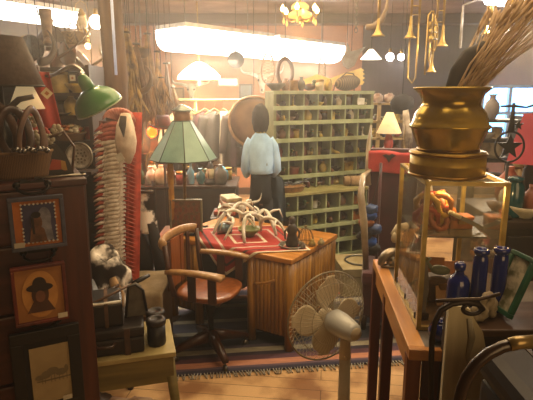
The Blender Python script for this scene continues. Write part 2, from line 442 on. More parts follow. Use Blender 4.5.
# ---------------------------------------------------------------- striped rug
def tex_rug():
    M = bpy.data.materials.new('mat_striped_weave'); M.use_nodes = True; nt = M.node_tree; b = nt.nodes['Principled BSDF']; b.inputs['Roughness'].default_value = .95
    tc = nt.nodes.new('ShaderNodeTexCoord'); sp = nt.nodes.new('ShaderNodeSeparateXYZ'); nt.links.new(tc.outputs['Object'], sp.inputs[0])
    md = nt.nodes.new('ShaderNodeMath'); md.operation = 'PINGPONG'; md.inputs[1].default_value = .62; nt.links.new(sp.outputs[1], md.inputs[0])
    dv = nt.nodes.new('ShaderNodeMath'); dv.operation = 'DIVIDE'; dv.inputs[1].default_value = .62; nt.links.new(md.outputs[0], dv.inputs[0])
    rp = nt.nodes.new('ShaderNodeValToRGB'); cr = rp.color_ramp; cr.interpolation = 'CONSTANT'
    cols = [(0, '#3c3848'), (.06, '#5b4a56'), (.10, '#b47c62'), (.20, '#5a3c46'), (.29, '#352e3c'), (.36, '#8d8672'), (.46, '#4b4450'), (.52, '#252a36'), (.80, '#7f8078'), (.88, '#3a4052')]
    cr.elements[0].position = 0; cr.elements[0].color = lin(cols[0][1]); cr.elements[1].position = cols[1][0]; cr.elements[1].color = lin(cols[1][1])
    for p_, c in cols[2:]:
        e = cr.elements.new(p_); e.color = lin(c)
    nt.links.new(dv.outputs[0], rp.inputs[0])
    n = nt.nodes.new('ShaderNodeTexNoise'); n.inputs['Scale'].default_value = 30; mp = nt.nodes.new('ShaderNodeMapping'); mp.inputs['Scale'].default_value = (.4, 4, 1)
    nt.links.new(tc.outputs['Object'], mp.inputs[0]); nt.links.new(mp.outputs[0], n.inputs['Vector'])
    mx = nt.nodes.new('ShaderNodeMixRGB'); mx.blend_type = 'OVERLAY'; mx.inputs[0].default_value = .5
    nt.links.new(rp.outputs[0], mx.inputs[1]); nt.links.new(n.outputs['Fac'], mx.inputs[2]); nt.links.new(mx.outputs[0], b.inputs['Base Color'])
    return M
g0 = G(150, 379, 0); g1 = G(420, 361, 0); rugrz = math.atan2(g1.y-g0.y, g1.x-g0.x)
rug = obj('striped_rug', B().sheet(lambda u, v: (-.45+2.7*u, 2.5*v, .008+.003*noise.noise(Vector((u*6, v*6, 0)))), 40, 40), tex_rug(), thick=.008)
place(rug, (g0.x, g0.y, 0.002), rugrz); tag(rug, 'woven rug with blue, cream and salmon stripes lying under the log desk', 'rug')
b = B(); rnd = random.Random(3)
for k in range(140):
    x = -.45+2.7*k/139; dx = rnd.uniform(-.02, .02)
    b.tube([(x, .002, .011), (x+dx*.5, -.022, .008), (x+dx, -.045, .004)], .004, 5)
obj('fringe', b, mat('#a89f8c', .9), rug)

# ================================================================ left foreground: tall chest of drawers with pictures
DC = P(83, 178, 1.8); DRZ = math.radians(28); DZ = DC.z
dk = wood('#52261a', '#30130c', .45, axis='x'); dkz = wood('#5a2c18', '#36170d', .45)
brass = mat('#8a6a30', .35, 1, '#5a4320', sc=30)
ch = thing('chest_of_drawers', 'tall dark reddish-brown wooden chest of drawers with three framed pictures on its front', 'chest of drawers', (DC.x, DC.y, 0), DRZ)
b = B(); b.span(-1.0, .0, .02, .5, .0, DZ-.025); obj('carcass', b, dkz, ch)
obj('top', B().span(-1.02, .012, -.012, .51, DZ-.025, DZ, bev=.006), dk, ch)
obj('corner_post', B().span(-.13, .0, -.004, .02, .0, DZ-.027, bev=.004), dkz, ch)
nrm = Vector((math.sin(DRZ), -math.cos(DRZ), 0)); fp = DC + nrm*.03
def chest_local(px, py):
    h = HIT(px, py, fp, nrm); d = h - Vector((DC.x, DC.y, 0))
    return d.x*math.cos(DRZ)+d.y*math.sin(DRZ), h.z
hzs = [chest_local(34, y)[1] for y in (188, 256, 324)]; hx = chest_local(34, 200)[0]
hzs += [hzs[-1]-.27, hzs[-1]-.54]
for k in range(5):
    z1 = min(hzs[k]+.035, DZ-.03); z0 = max((hzs[k+1]+.045) if k < 4 else .06, .06)
    if z1 - z0 < .05: continue
    dr = obj('drawer', B().span(-.86, -.14, -.008, .02, z0, z1, bev=.008), dk, ch)
    for xx in (hx, hx-.42):
        zc = hzs[k]
        hb = B(); hb.tube([(xx-.05, -.012, zc+.01), (xx-.048, -.036, zc-.002), (xx-.03, -.042, zc-.014), (xx, -.044, zc-.018), (xx+.03, -.042, zc-.014), (xx+.048, -.036, zc-.002), (xx+.05, -.012, zc+.01)], .005, 8)
        for sx in (-.05, .05): hb.blob((xx+sx, -.012, zc+.01), (.013, .008, .013), sub=2)
        hb.prism([(xx-.06, zc+.012), (xx-.03, zc+.03), (xx, zc+.022), (xx+.03, zc+.03), (xx+.06, zc+.012), (xx+.03, zc+.006), (xx-.03, zc+.006)], .003, Matrix.Translation((0, -.011, 0)))
        obj('handle', hb, mat('#1c1610', .35, .6), dr)
def on_chest(px0, py0, px1, py1):
    x0, z1 = chest_local(px0, py0); x1, z0 = chest_local(px1, py1)
    return x0, x1, z0, z1
def hang_picture(name, label, box, fm, fw, matm, art, tagp=None, ow=.0):
    x0, x1, z0, z1 = box; w = x1-x0; h = z1-z0
    c = Vector((DC.x, DC.y, 0)) + Vector((math.cos(DRZ), math.sin(DRZ), 0))*(x0+x1)/2 + nrm*.052
    t = thing(name, label, 'picture', (c.x, c.y, z0), DRZ)
    for n, bb, m, sub in frame_parts(w, h, fw, fm, matm): obj('frame' if n == 'frame' else 'mat_board', bb, m, t)
    b, ms = art(w, h); obj('picture', b, ms, t)
    if tagp: obj('price_tag', B().box((tagp[0]*w, -.0225, tagp[1]*h), (.032, .001, .018)), mat('#cfc7b0', .8), t, label='small white paper price tag')
    return t
def art1(w, h):
    b = B(); cx, cz = .03*w, .5*h; a, c = .30*w, .36*h
    b.mi = 0; b.span(cx-a, cx+a, -.0125, -.0105, cz-c, cz+c)
    b.mi = 1; b.disc(cx+.10*w, cz+.10*h, .12*w, .19*h, -.0145, .002); b.prism([(cx+.04*w, cz+.05*h), (cx+.2*w, cz+.05*h), (cx+.24*w, cz-.34*h), (cx+.02*w, cz-.34*h)], .002, Matrix.Translation((0, -.0147, 0)))  # grey horse
    b.mi = 2; b.disc(cx-.05*w, cz+.02*h, .10*w, .15*h, -.0165, .002); b.prism([(cx-.2*w, cz-.35*h), (cx-.16*w, cz-.08*h), (cx-.02*w, cz-.03*h), (cx+.08*w, cz-.12*h), (cx+.12*w, cz-.35*h)], .002, Matrix.Translation((0, -.0162, 0)))
    b.mi = 3; b.disc(cx-.05*w, cz+.16*h, .085*w, .06*h, -.018, .001); b.prism([(cx-.15*w, cz+.12*h), (cx-.13*w, cz-.2*h), (cx-.09*w, cz-.2*h), (cx-.1*w, cz+.12*h)], .001, Matrix.Translation((0, -.0178, 0)))
    b.mi = 4
    for sx in (-1, 1):
        for sz in (-1, 1):
            for k in range(5):
                b.disc(cx+sx*(a-.012*k*1.1), cz+sz*c, .0035, .0035, -.0135, .002, 8)
                if k: b.disc(cx+sx*a, cz+sz*(c-.013*k), .0035, .0035, -.0135, .002, 8)
    return b, [mat('#262748', .6, c2='#3c3a5c', sc=20), mat('#8d8c94', .7, c2='#5a5a66', sc=30), mat('#7a5238', .7, c2='#4a3020', sc=30), mat('#1c1410', .7), mat('#d8d2c0', .5)]
hang_picture('framed_picture', 'blue-grey framed portrait beside a pale horse, top picture on the reddish chest', on_chest(6, 197, 66, 243), mat('#4a4c5c', .5, c2='#363848', sc=40), .014, mat('#bc7030', .7, c2='#9c5824', sc=10), art1, (-.36, .13))
def art2(w, h):
    b = B(); cx, cz = .0, .5*h
    b.mi = 0; b.disc(cx, cz, .33*w, .40*h, -.0125, .002, 28)
    b.mi = 1; b.disc(cx, cz+.0*h, .16*w, .20*h, -.0145, .002); b.prism([(cx-.26*w, cz-.3*h), (cx-.14*w, cz-.12*h), (cx+.14*w, cz-.12*h), (cx+.26*w, cz-.3*h)], .002, Matrix.Translation((0, -.0143, 0)))
    b.mi = 2; b.disc(cx, cz+.12*h, .25*w, .07*h, -.017, .002); b.disc(cx, cz+.18*h, .13*w, .12*h, -.0165, .002)
    b.mi = 3; b.disc(cx, cz-.03*h, .09*w, .1*h, -.0175, .002)
    return b, [mat('#c8924c', .7, c2='#a8743a', sc=14), mat('#5a3a28', .7), mat('#33241c', .7), mat('#8a5a40', .7)]
hang_picture('framed_picture', 'red-framed tan picture of a person in a wide hat, middle one on the chest', on_chest(9, 266, 68, 314), mat('#6e2a1c', .45, c2='#4d1c12', sc=20), .012, mat('#a8743c', .7, c2='#93622f', sc=10), art2, (.38, .09))
def art3(w, h):
    b = B(); cx, cz = .06*w, .47*h
    b.mi = 0; b.span(cx-.31*w, cx+.31*w, -.0125, -.0105, cz-.33*h, cz+.33*h)
    b.mi = 1
    for k, (x, z, rx, rz) in enumerate(((-.1, 0, .07, .045), (0, .03, .09, .045), (.12, .0, .09, .04), (.2, .03, .03, .045), (-.18, -.02, .08, .03))): b.disc(cx+x*w, cz+z*h, rx*w, rz*h, -.0135-.0003*k, .001)
    b.span(cx-.24*w, cx+.26*w, -.0136, -.0126, cz-.075*h, cz-.06*h)
    for x in (-.16, -.12, -.03, .02, .09, .14, .2): b.span(cx+x*w-.0012, cx+x*w+.0012, -.0138, -.0127, cz-.10*h, cz)
    return b, [mat('#a8946c', .8, c2='#94805a', sc=8), mat('#7c6e50', .8)]
hang_picture('framed_picture', 'wide black framed pencil sketch on tan paper, lowest picture on the reddish chest', on_chest(8, 332, 84, 399), mat('#15110e', .5, c2='#0d0a08', sc=20), .042, mat('#1a1512', .7), art3, (.24, .16))

# ================================================================ log desk
A = G(290, 258, .66); DR = math.radians(180-32)
ax = Vector((math.cos(DR), math.sin(DR), 0)); ay = Vector((.53, .85, 0)).normalized()
desk = thing('log_desk', 'honey-coloured rustic desk with split-log sides, standing on the striped rug', 'desk', (A.x, A.y, 0), math.radians(-32))
# local: x to the right along the front (0 at the near corner, negative leftwards), y into depth
logm = wood('#bf8a34', '#7c5218', .4, 6, coat=.3); topm = wood('#cc8c3c', '#a0662a', .3, 4, 'x', coat=.4)
darkin = wood('#3c2413', '#2a180c', .6)
L, Dp = 1.04, .68
obj('desk_top', B().span(-L, .03, -.03, Dp, .625, .66, bev=.008), topm, desk)
def logs(b, x0, x1, y0, y1, n, z0=.11, z1=.623, r=.02, seed=0):
    rnd = random.Random(seed)
    for k in range(n):
        t = (k+.5)/n; x = x0+(x1-x0)*t; y = y0+(y1-y0)*t; rr = r*rnd.uniform(.85, 1.12)
        b.tube([(x, y, z0), (x+rnd.uniform(-.003, .003), y, (z0+z1)/2), (x, y, z1)], [rr, rr*.94, rr], 8)
    return b
pw = .30
ped = obj('right_pedestal', B().span(-pw, -.01, .02, Dp-.03, .08, .622), darkin, desk)
obj('log_panel', logs(B(), -pw+.01, -.02, .0, .0, 9, seed=1), logm, ped)
obj('log_panel', logs(B(), .0, .0, .02, Dp-.03, 14, seed=2), logm, ped)
obj('drawer_pull', B().tube([(-.26, -.025, .44), (-.2, -.05, .46), (-.14, -.05, .48), (-.1, -.025, .495)], .008, 8), wood('#c08a40'), ped)
obj('leg', B().tube([(-pw, .0, 0), (-pw, .0, .623)], [.032, .028], 10), logm, desk)
obj('leg', B().tube([(-.0, .0, 0), (-.0, .0, .623)], [.032, .028], 10), logm, desk)
obj('leg', B().tube([(.0, Dp-.03, 0), (.0, Dp-.03, .623)], [.03, .027], 10), logm, desk)
lped = obj('left_pedestal', B().span(-L+.03, -L+.26, .02, Dp-.03, .08, .622), darkin, desk)
obj('log_panel', logs(B(), -L+.03, -L+.26, 0, 0, 6, seed=3), logm, lped)
obj('leg', B().tube([(-L+.02, .0, 0), (-L+.02, .0, .623)], [.032, .028], 10), logm, desk)
obj('leg', B().tube([(-L+.27, .0, 0), (-L+.27, .0, .623)], [.032, .028], 10), logm, desk)
obj('leg', B().tube([(-L+.02, Dp-.03, 0), (-L+.02, Dp-.03, .623)], [.03, .027], 10), logm, desk)
obj('modesty_panel', logs(B(), -L+.28, -pw, Dp-.06, Dp-.06, 14, seed=4), logm, desk)
obj('front_rail', B().span(-L+.27, -pw, .0, .03, .565, .624, bev=.004), logm, desk)
obj('stretcher', B().tube([(.0, .0, .16), (.0, Dp-.03, .16)], .017, 8), logm, desk)
DM = Matrix.Translation((A.x, A.y, 0)) @ Matrix.Rotation(math.radians(-32), 4, 'Z')
def dpt(x, y, z=.66): return DM @ Vector((x, y, z))
# woven cloth: square laid cornerwise, a point hanging over the front
def cl(u, v):
    # diagonal square centred on the desk top
    cx, cy = -.47, .20; s_ = .36
    a = (u-.5)*2; c = (v-.5)*2
    x = cx + (a+c)*s_*.72; y = cy + (a-c)*s_*.62
    z = .6665 + .003*noise.noise(Vector((x*9, y*9, 1)))
    if y < -.036:
        d = -.036-y; y = -.038-.012*math.sin(x*20)*min(1, d*8)-.02*min(1, d*6); z -= d*.95
    y = min(y, Dp-.01)
    return (x, y, z)
b = B().sheet(cl, 40, 40)
M_ = bpy.data.materials.new('mat_woven_cloth'); M_.use_nodes = True; nt = M_.node_tree; bs = nt.nodes['Principled BSDF']; bs.inputs['Roughness'].default_value = .9
tc = nt.nodes.new('ShaderNodeTexCoord'); sp = nt.nodes.new('ShaderNodeSeparateXYZ'); nt.links.new(tc.outputs['UV'], sp.inputs[0])
def edge(sock):
    s1 = nt.nodes.new('ShaderNodeMath'); s1.operation = 'SUBTRACT'; s1.inputs[1].default_value = .5; nt.links.new(sock, s1.inputs[0])
    a1 = nt.nodes.new('ShaderNodeMath'); a1.operation = 'ABSOLUTE'; nt.links.new(s1.outputs[0], a1.inputs[0]); return a1.outputs[0]
mxx = nt.nodes.new('ShaderNodeMath'); mxx.operation = 'MAXIMUM'; nt.links.new(edge(sp.outputs[0]), mxx.inputs[0]); nt.links.new(edge(sp.outputs[1]), mxx.inputs[1])
rp = nt.nodes.new('ShaderNodeValToRGB'); cr = rp.color_ramp; cr.interpolation = 'CONSTANT'
seq = [(0, '#a02c22'), (.14, '#d8ccb4'), (.17, '#a02c22'), (.30, '#b8a898'), (.325, '#a8342a'), (.40, '#3a2420'), (.425, '#a02c22'), (.47, '#d8cbb0')]
cr.elements[0].position = 0; cr.elements[0].color = lin(seq[0][1]); cr.elements[1].position = seq[1][0]; cr.elements[1].color = lin(seq[1][1])
for p_, c in seq[2:]:
    e = cr.elements.new(p_); e.color = lin(c)
nt.links.new(mxx.outputs[0], rp.inputs[0]); nt.links.new(rp.outputs[0], bs.inputs['Base Color'])
me = mesh('woven_cloth', b, M_)
uvl = me.uv_layers.new(name='UVMap'); n_ = 41
for lp in me.loops:
    i = lp.vertex_index; uvl.data[lp.index].uv = ((i // n_)/40, (i % n_)/40)
cloth = obj('woven_cloth', me, None, thick=.004); cloth.matrix_world = DM
tag(cloth, 'red and cream woven cloth spread cornerwise, its point hanging over the log desk front', 'cloth')

# tangle of pale antlers on the cloth
for k, (px, py, rz, sc_) in enumerate(((235, 233, .3, .62), (252, 237, 1.6, .66), (262, 232, 2.6, .60), (243, 226, 3.6, .66), (272, 236, 5.0, .52), (228, 236, 4.4, .5))):
    g = G(px, py, .675)
    rnd = random.Random(k); b = B(); t = [q/14 for q in range(15)]
    W = .165*sc_/.6; H = .15*sc_/.6
    b.tube([(W*(q-.5)*1.9, .06*math.sin(4*q+k), .012+H*math.sin(PI*q)**.8) for q in t], [.015-.010*abs(q-.3) for q in t], 8)
    for q in (.35, .72):
        x = W*(q-.5)*1.9; z = .012+H*math.sin(PI*q)**.8; y = .06*math.sin(4*q+k); s2 = 1 if q > .5 else -1
        b.tube([(x, y, z), (x+s2*.025, y-.03, z+.02), (x+s2*.065, y-.05, z+.015+rnd.random()*.015), (x+s2*.09, y-.06, z-.03)], [.011, .010, .008, .003], 7)
    o = obj('antler', b, mat('#ece8dc', .45, c2='#bcb49c', sc=14)); place(o, (g.x, g.y, g.z-.004), rz)
    tag(o, ['pale antler at the front left of the pile on the red cloth', 'pale antler curling over the front middle of the pile on the red cloth', 'pale antler arched at the back right of the pile on the red cloth',
            'pale antler standing highest at the back of the pile on the red cloth', 'small pale antler at the right end of the pile on the red cloth', 'small pale antler nearest the silver tin on the red cloth'][k], 'antler', 'antlers piled on the desk')
g = G(241, 224, .675); multi('skull', 'desk', lambda: skull_parts(mat('#d8d4c8', .6, c2='#a39c88', sc=20), mat('#3a3026')), 'steer_skull', 'small white horned skull standing up behind the antler pile on the desk', 'skull', (g.x, g.y+.08, .67), .4, .55)
g = G(268, 236, .675); solid('bowl', 'green', bowl_b, mat('#6c7a3c', .3, c2='#8a8040'), 'glazed_bowl', 'olive green glazed bowl half hidden by the antlers', 'bowl', (g.x-.14, g.y+.02, .67), 0, 1.0)
# silver-blue tin, glass box picture
g = dpt(-.70, .20); multi('tin', 'silver', lambda: tin_parts(mat('#8fa3a8', .3, .6, '#6d8288'), mat('#a9bcc0', .25, .7)), 'silver_tin', 'shiny blue-grey tin lying on its side between the boxed picture and the antlers', 'tin', (g.x-.03, g.y, .705), .3, .9, ry=PI/2)
g = dpt(-.98, .13)
fr = thing('glass_picture_box', 'glass-fronted box frame with a dark red pattern, leaning on the desk left end', 'picture', (g.x, g.y, .66), .08, rx=-.14)
for n, bb, m, sub in frame_parts(.245, .25, .014, mat('#8c8468', .4, c2='#645c44', sc=20), mat('#8a4a3c', .5, c2='#5a443a', sc=30, kind='voro', contrast=.4), t=.045): obj('frame' if n == 'frame' else 'red_picture', bb, m, fr)
obj('glass', B().span(-.112, .112, -.042, -.040, .012, .238), glass_mat('#fff6e0', .06), fr)
b = B(); b.mi = 0
for r_ in range(3):
    for c_ in range(5): b.disc(-.08+.04*c_, .05+.06*r_, .012, .02, -.028, .004, 10)
obj('red_emblems', b, mat('#8c2f26', .6), fr)
# right end of the desk
g = G(292, 245, .675)
c = thing('pewter_tray', 'round pewter tray with scalloped rim near the desk right corner', 'tray', (g.x, g.y, .661))
obj('plate', B().lathe([(.001, 0), (.05, 0), (.085, .012), (.09, .018), (.084, .016), (.05, .006), (.001, .005)], 28), mat('#8d8a80', .3, .8, '#5c5a50'), c)
obj('rim', B().tube([(.088*(1+.04*math.cos(10*a))*math.cos(a), .088*(1+.04*math.cos(10*a))*math.sin(a), .018) for a in [2*PI*k/60 for k in range(60)]], .004, 6, loop=True), mat('#a5a294', .3, .8), c)
c = thing('carved_totem_figure', 'tall dark carved figure standing on the pewter tray', 'figurine', (g.x, g.y, .669))
obj('body', B().lathe([(.001, 0), (.04, 0), (.045, .02), (.035, .06), (.03, .09), (.038, .11), (.03, .14), (.018, .16), (.001, .165)]), mat('#4e4438', .5, c2='#2c241c', sc=30), c)
obj('head', B().blob((0, 0, .18), (.022, .024, .03), .1), mat('#3f362c', .5), c)
for sx in (-1, 1): obj('wing', B().tube([(sx*.03, 0, .13), (sx*.05, .005, .10), (sx*.048, 0, .05)], [.012, .016, .006], 8, flat=.5), mat('#5a5040', .5), c)
g2 = G(306, 243, .675)
c = thing('wire_cloche', 'small antiqued wire dome standing beside the carved figure on the desk', 'ornament', (g2.x, g2.y+.05, .662))
b = B()
for k in range(6):
    a = PI*k/6; b.tube([(.06*math.cos(q)*math.cos(a), .06*math.cos(q)*math.sin(a), .11*math.sin(q)) for q in [PI*j/14 for j in range(15)]], .0022, 5)
b.tube([(.06*math.cos(a), .06*math.sin(a), .002) for a in [2*PI*k/20 for k in range(20)]], .003, 5, loop=True)
obj('wire_dome', b, mat('#7a6a4c', .4, .7), c); obj('knob', B().blob((0, 0, .118), (.01, .01, .01), sub=2), mat('#9a8456', .4, .7), c)
for k, (px, py, col, lb) in enumerate(((312, 244, '#a8904c', 'brass ink bottle at the desk right corner behind the fan'), (321, 243, '#b5a67a', 'pale bone trinket at the far right tip of the log desk'), (302, 247, '#77695a', 'grey pewter trinket between tray and wire dome'))):
    g3 = G(px, py, .675)
    solid('trinket', k, lambda: B().lathe([(.001, 0), (.02, 0), (.026, .012), (.02, .03), (.01, .036), (.012, .046), (.001, .047)]), mat(col, .35, .5), 'trinket_pot', lb, 'trinket', (g3.x, g3.y, .662))

# ---------------------------------------------------------------- green glass lamp on the desk
LP = Vector((-.62, 3.72, .66))
ltb = thing('side_table', 'small square dark side table behind the log desk end, carrying the green lamp', 'table', (LP.x, LP.y, 0))
obj('table_top', B().span(-.19, .16, -.16, .16, .63, .66, bev=.005), wood('#5a3a20', '#3c2614', .4, 4, 'x'), ltb)
for x in (-.16, .13):
    for y in (-.13, .13): obj('leg', B().cyl((x, y, 0), (x, y, .63), .016, n=8), wood('#5a3a20', '#3c2614'), ltb)
lp = thing('table_lamp', 'table lamp with a large green eight-panel glass shade and amber post', 'lamp', (LP.x, LP.y, .661), .2)
zt, zb, rt, rb = .0, 0, .07, .25
shz = P(185, 159, LP.y).z-.66; sht = P(185, 121, LP.y).z-.66
greeng = mat('#6f8f78', .3, c2='#567462', sc=8, emit=.16, ec='#b8d0a8', coat=.3)
sh = obj('lamp_shade', B().loft([[(rb*math.cos(2*PI*k/8), rb*math.sin(2*PI*k/8), shz) for k in range(8)], [(rt*math.cos(2*PI*k/8), rt*math.sin(2*PI*k/8), sht) for k in range(8)]], caps=False), greeng, lp, label='green glass shade of eight flat panels', thick=.004)
for p_ in sh.data.polygons: p_.use_smooth = False
b = B()
for k in range(8):
    a = 2*PI*k/8; b.cyl((rb*math.cos(a), rb*math.sin(a), shz), (rt*math.cos(a), rt*math.sin(a), sht), .004, n=6)
for r_, z in ((rb, shz), (rt, sht)): b.tube([(r_*math.cos(2*PI*k/8), r_*math.sin(2*PI*k/8), z) for k in range(8)], .005, 6, loop=True)
obj('leading', b, mat('#3c4434', .4, .5), sh)
obj('shade_neck', B().lathe([(.062, sht), (.058, sht+.05), (.045, sht+.07)], 20), mat('#b98a5c', .5, c2='#8c6440'), lp)
obj('finial_cap', B().lathe([(.085, sht+.07), (.082, sht+.08), (.05, sht+.10), (.02, sht+.115), (.001, sht+.12)], 24), mat('#9aa6a0', .25, .7), lp)
obj('pole', B().tube([(0, 0, .02), (0, 0, sht)], .012, 10), brass, lp)
obj('amber_post', B().lathe([(.001, .02), (.034, .02), (.036, .05), (.03, .08), (.034, .12), (.034, shz-.02), (.02, shz), (.001, shz)], 16, TR(x=-.10) @ Matrix.Diagonal((.62, .62, 1, 1))), mat('#d09626', .35, c2='#a86c18', sc=16), lp)
obj('base', B().lathe([(.001, 0), (.12, 0), (.12, .012), (.05, .02), (.001, .022)], 28), mat('#4a3a24', .4, .5), lp)

# ================================================================ swivel desk chair
c0 = G(203, 352, 0); cz = .50
CHY = 2.92; cp = P(203, 300, CHY)
chair = thing('swivel_chair', 'wooden swivel office chair with slatted back and arms, pulled up to the log desk', 'chair', (-.365, 3.04, 0), math.radians(-109), s=.9)
# local: chair faces +y
cw = wood('#9c5a26', '#6e3812', .35, 5, coat=.3); cd = wood('#4a2814', '#2e170b', .35, 5, coat=.2); cl_ = wood('#b08a58', '#8a6238', .35, 5)
def seatf(u, v):
    a = 2*PI*u; r_ = v
    x = .225*math.copysign(abs(math.cos(a))**.7, math.cos(a))*r_; y = .215*math.copysign(abs(math.sin(a))**.7, math.sin(a))*r_
    return (x, y, cz+.03-.015*(1-r_**2)*1.2)
b = B(); ring = lambda z, k: [(.225*k*math.copysign(abs(math.cos(a))**.7, math.cos(a)), .215*k*math.copysign(abs(math.sin(a))**.7, math.sin(a)), z) for a in [2*PI*q/32 for q in range(32)]]
b.loft([ring(cz-.01, .93), ring(cz, .99), ring(cz+.02, 1), ring(cz+.03, .96), ring(cz+.022, .8), ring(cz+.014, .4), ring(cz+.012, .05)])
obj('seat', b, cw, chair)
H = .40
def backx(t): return -.20-.05*t   # y of the back at height fraction t
b = B(); t_ = [k/16 for k in range(17)]
b.tube([(.235*math.cos(PI*q), -.19-.07*math.sin(PI*q)-.03, cz+H-.02+.02*math.sin(PI*q)) for q in t_], .026, 10, flat=1.4)
obj('crest_rail', b, cl_, chair)
for sx in (-1, 1):
    obj('back_post', B().tube([(sx*.215, -.17, cz+.02), (sx*.228, -.20, cz+.2), (sx*.235, -.215, cz+H-.02)], [.02, .018, .018], 10), cd, chair)
for k in range(5):
    x = -.14+.07*k; yb = -.21-.05*math.cos(x*6)
    wd = .085 if k == 2 else .045
    obj('back_slat', B().span(x-wd/2, x+wd/2, yb-.006, yb+.006, cz+.02, cz+H-.02, bev=.003), cw if k in (1, 2, 3) else cd, chair)
for sx in (-1, 1):
    obj('armrest', B().loft([oval(.022+.012*q, .012, cz+.20) if False else [(sx*(.24+.0*q)+w_*(.020+.018*q), -.21+.42*q, cz+.20+dz*.014+.012*math.sin(q*3)) for w_, dz in ((-1, -1), (1, -1), (1.1, 0), (.9, 1), (-.9, 1), (-1.1, 0))] for q in [k/8 for k in range(9)]]), cl_, chair)
    for y in (-.02, .13): obj('arm_slat', B().span(sx*.238-.008, sx*.238+.008, y-.03, y+.03, cz+.01, cz+.193, bev=.003), cd, chair)
obj('under_frame', B().span(-.15, .15, -.14, .14, cz-.045, cz-.012, bev=.01), cd, chair)
obj('column', B().lathe([(.02, .12), (.022, .3), (.03, .32), (.05, cz-.045)], 16), mat('#1c1814', .35, .8), chair)
for k in range(4):
    a = PI/4+PI/2*k; dx, dy = math.cos(a), math.sin(a)
    lg = obj('leg', B().loft([[(dx*r_-dy*w_*s1, dy*r_+dx*w_*s1, z+zz) for s1, zz in ((-1, 0), (1, 0), (1, h_), (-1, h_))] for r_, z, w_, h_ in ((.0, .11, .03, .09), (.12, .105, .026, .06), (.29, .075, .02, .03))]), cd, chair)
    w_ = B(); w_.tube([(dx*.275, dy*.275, .08), (dx*.275, dy*.275, .05)], .008, 8)
    w_.tube([(dx*.275-dy*.012, dy*.275+dx*.012, .0265), (dx*.275+dy*.012, dy*.275-dx*.012, .0265)], .0265, 16)
    obj('caster', w_, mat('#77736a', .3, .8), lg)

# ================================================================ desk fan seen from behind
FY = 2.10; fc = P(327, 316, FY); hub = P(346, 328, FY-.12)
cream = mat('#d2c5a4', .4, c2='#bcae8c', sc=8); creamb = mat('#dccfb0', .45, c2='#cabc98', sc=5)
adir = (fc - hub).normalized()                       # from the motor towards the grille
fan = thing('pedestal_fan', 'cream and white pedestal fan with a round wire guard, seen from behind', 'fan', (hub.x, hub.y, 0))
off = Vector((hub.x, hub.y, 0))
Mf = Matrix.Translation(fc-off) @ adir.to_track_quat('Z', 'Y').to_matrix().to_4x4()   # local z runs away from the viewer
R_ = .208
def grille(sgn, depth, r0, n=54):
    b = B(Mf)
    b.tube([(R_*math.cos(a), R_*math.sin(a), 0) for a in [2*PI*k/48 for k in range(48)]], .0045, 6, loop=True)
    for k in range(n):
        a = 2*PI*k/n; b.tube([(R_*math.cos(a)*q, R_*math.sin(a)*q, sgn*depth*(1-q**3)**.6) for q in (1, .96, .85, .65, .45, r0/R_)], .0011, 4, caps=False)
    for q in (.55, .8): b.tube([(R_*q*math.cos(a), R_*q*math.sin(a), sgn*depth*(1-q**3)**.6) for a in [2*PI*k/40 for k in range(40)]], .0015, 4, loop=True)
    b.tube([(r0*math.cos(a), r0*math.sin(a), sgn*depth) for a in [2*PI*k/20 for k in range(20)]], .003, 4, loop=True)
    return b
gm = mat('#c8bc9c', .4, .1)
obj('rear_guard', grille(-1, .055, .045), gm, fan); obj('front_guard', grille(1, .05, .04), gm, fan)
for k in range(4):
    a0 = PI*.98+2*PI*k/4; b = B(Mf @ Matrix.Rotation(a0, 4, 'Z'))
    def bl(u, v):
        r_ = .035+.155*u; half = .20+.80*math.sin(PI*min(1, u*1.08+.03))**.6*(1-.30*u)
        a = (v-.5)*2*half*.72+.15*u
        return (r_*math.cos(a), r_*math.sin(a), .028*(v-.5)*(1.3-u))
    b.sheet(bl, 12, 10)
    obj('blade', b, creamb, fan, thick=.003)
obj('hub', B(Mf).lathe([(.001, .035), (.03, .03), (.036, .01), (.036, -.03), (.001, -.03)]), creamb, fan)
Mh = Matrix.Translation(hub-off) @ adir.to_track_quat('Z', 'Y').to_matrix().to_4x4()
mh = obj('motor_housing', B(Mh).lathe([(.001, -.068), (.020, -.068), (.032, -.065), (.040, -.05), (.048, -.01), (.054, .04), (.054, .08), (.042, .10), (.001, .101)], 30), mat('#d4d8d4', .3, c2='#bcc0bc', sc=4, coat=.3), fan)
obj('rear_cap', B(Mh).lathe([(.001, -.078), (.014, -.077), (.019, -.072), (.027, -.070), (.029, -.062), (.001, -.06)], 24), cream, mh)
obj('switch_knob', B(Mh).box((0, -.050, .01), (.012, .012, .02), bev=.003), mat('#6a665a', .5), mh)
obj('neck', B().tube([(0, 0, hub.z-.14), (0, 0.005, hub.z-.06), (0, .01, hub.z-.02)], [.026, .022, .028], 12), cream, fan)
obj('column', B().tube([(.004, 0, .03), (.002, 0, .30), (0, 0, hub.z-.12)], [.03, .028, .024], 14), cream, fan)
obj('base', B().lathe([(.001, 0), (.19, 0), (.19, .015), (.12, .03), (.04, .045), (.03, .06), (.001, .06)], 32), cream, fan)

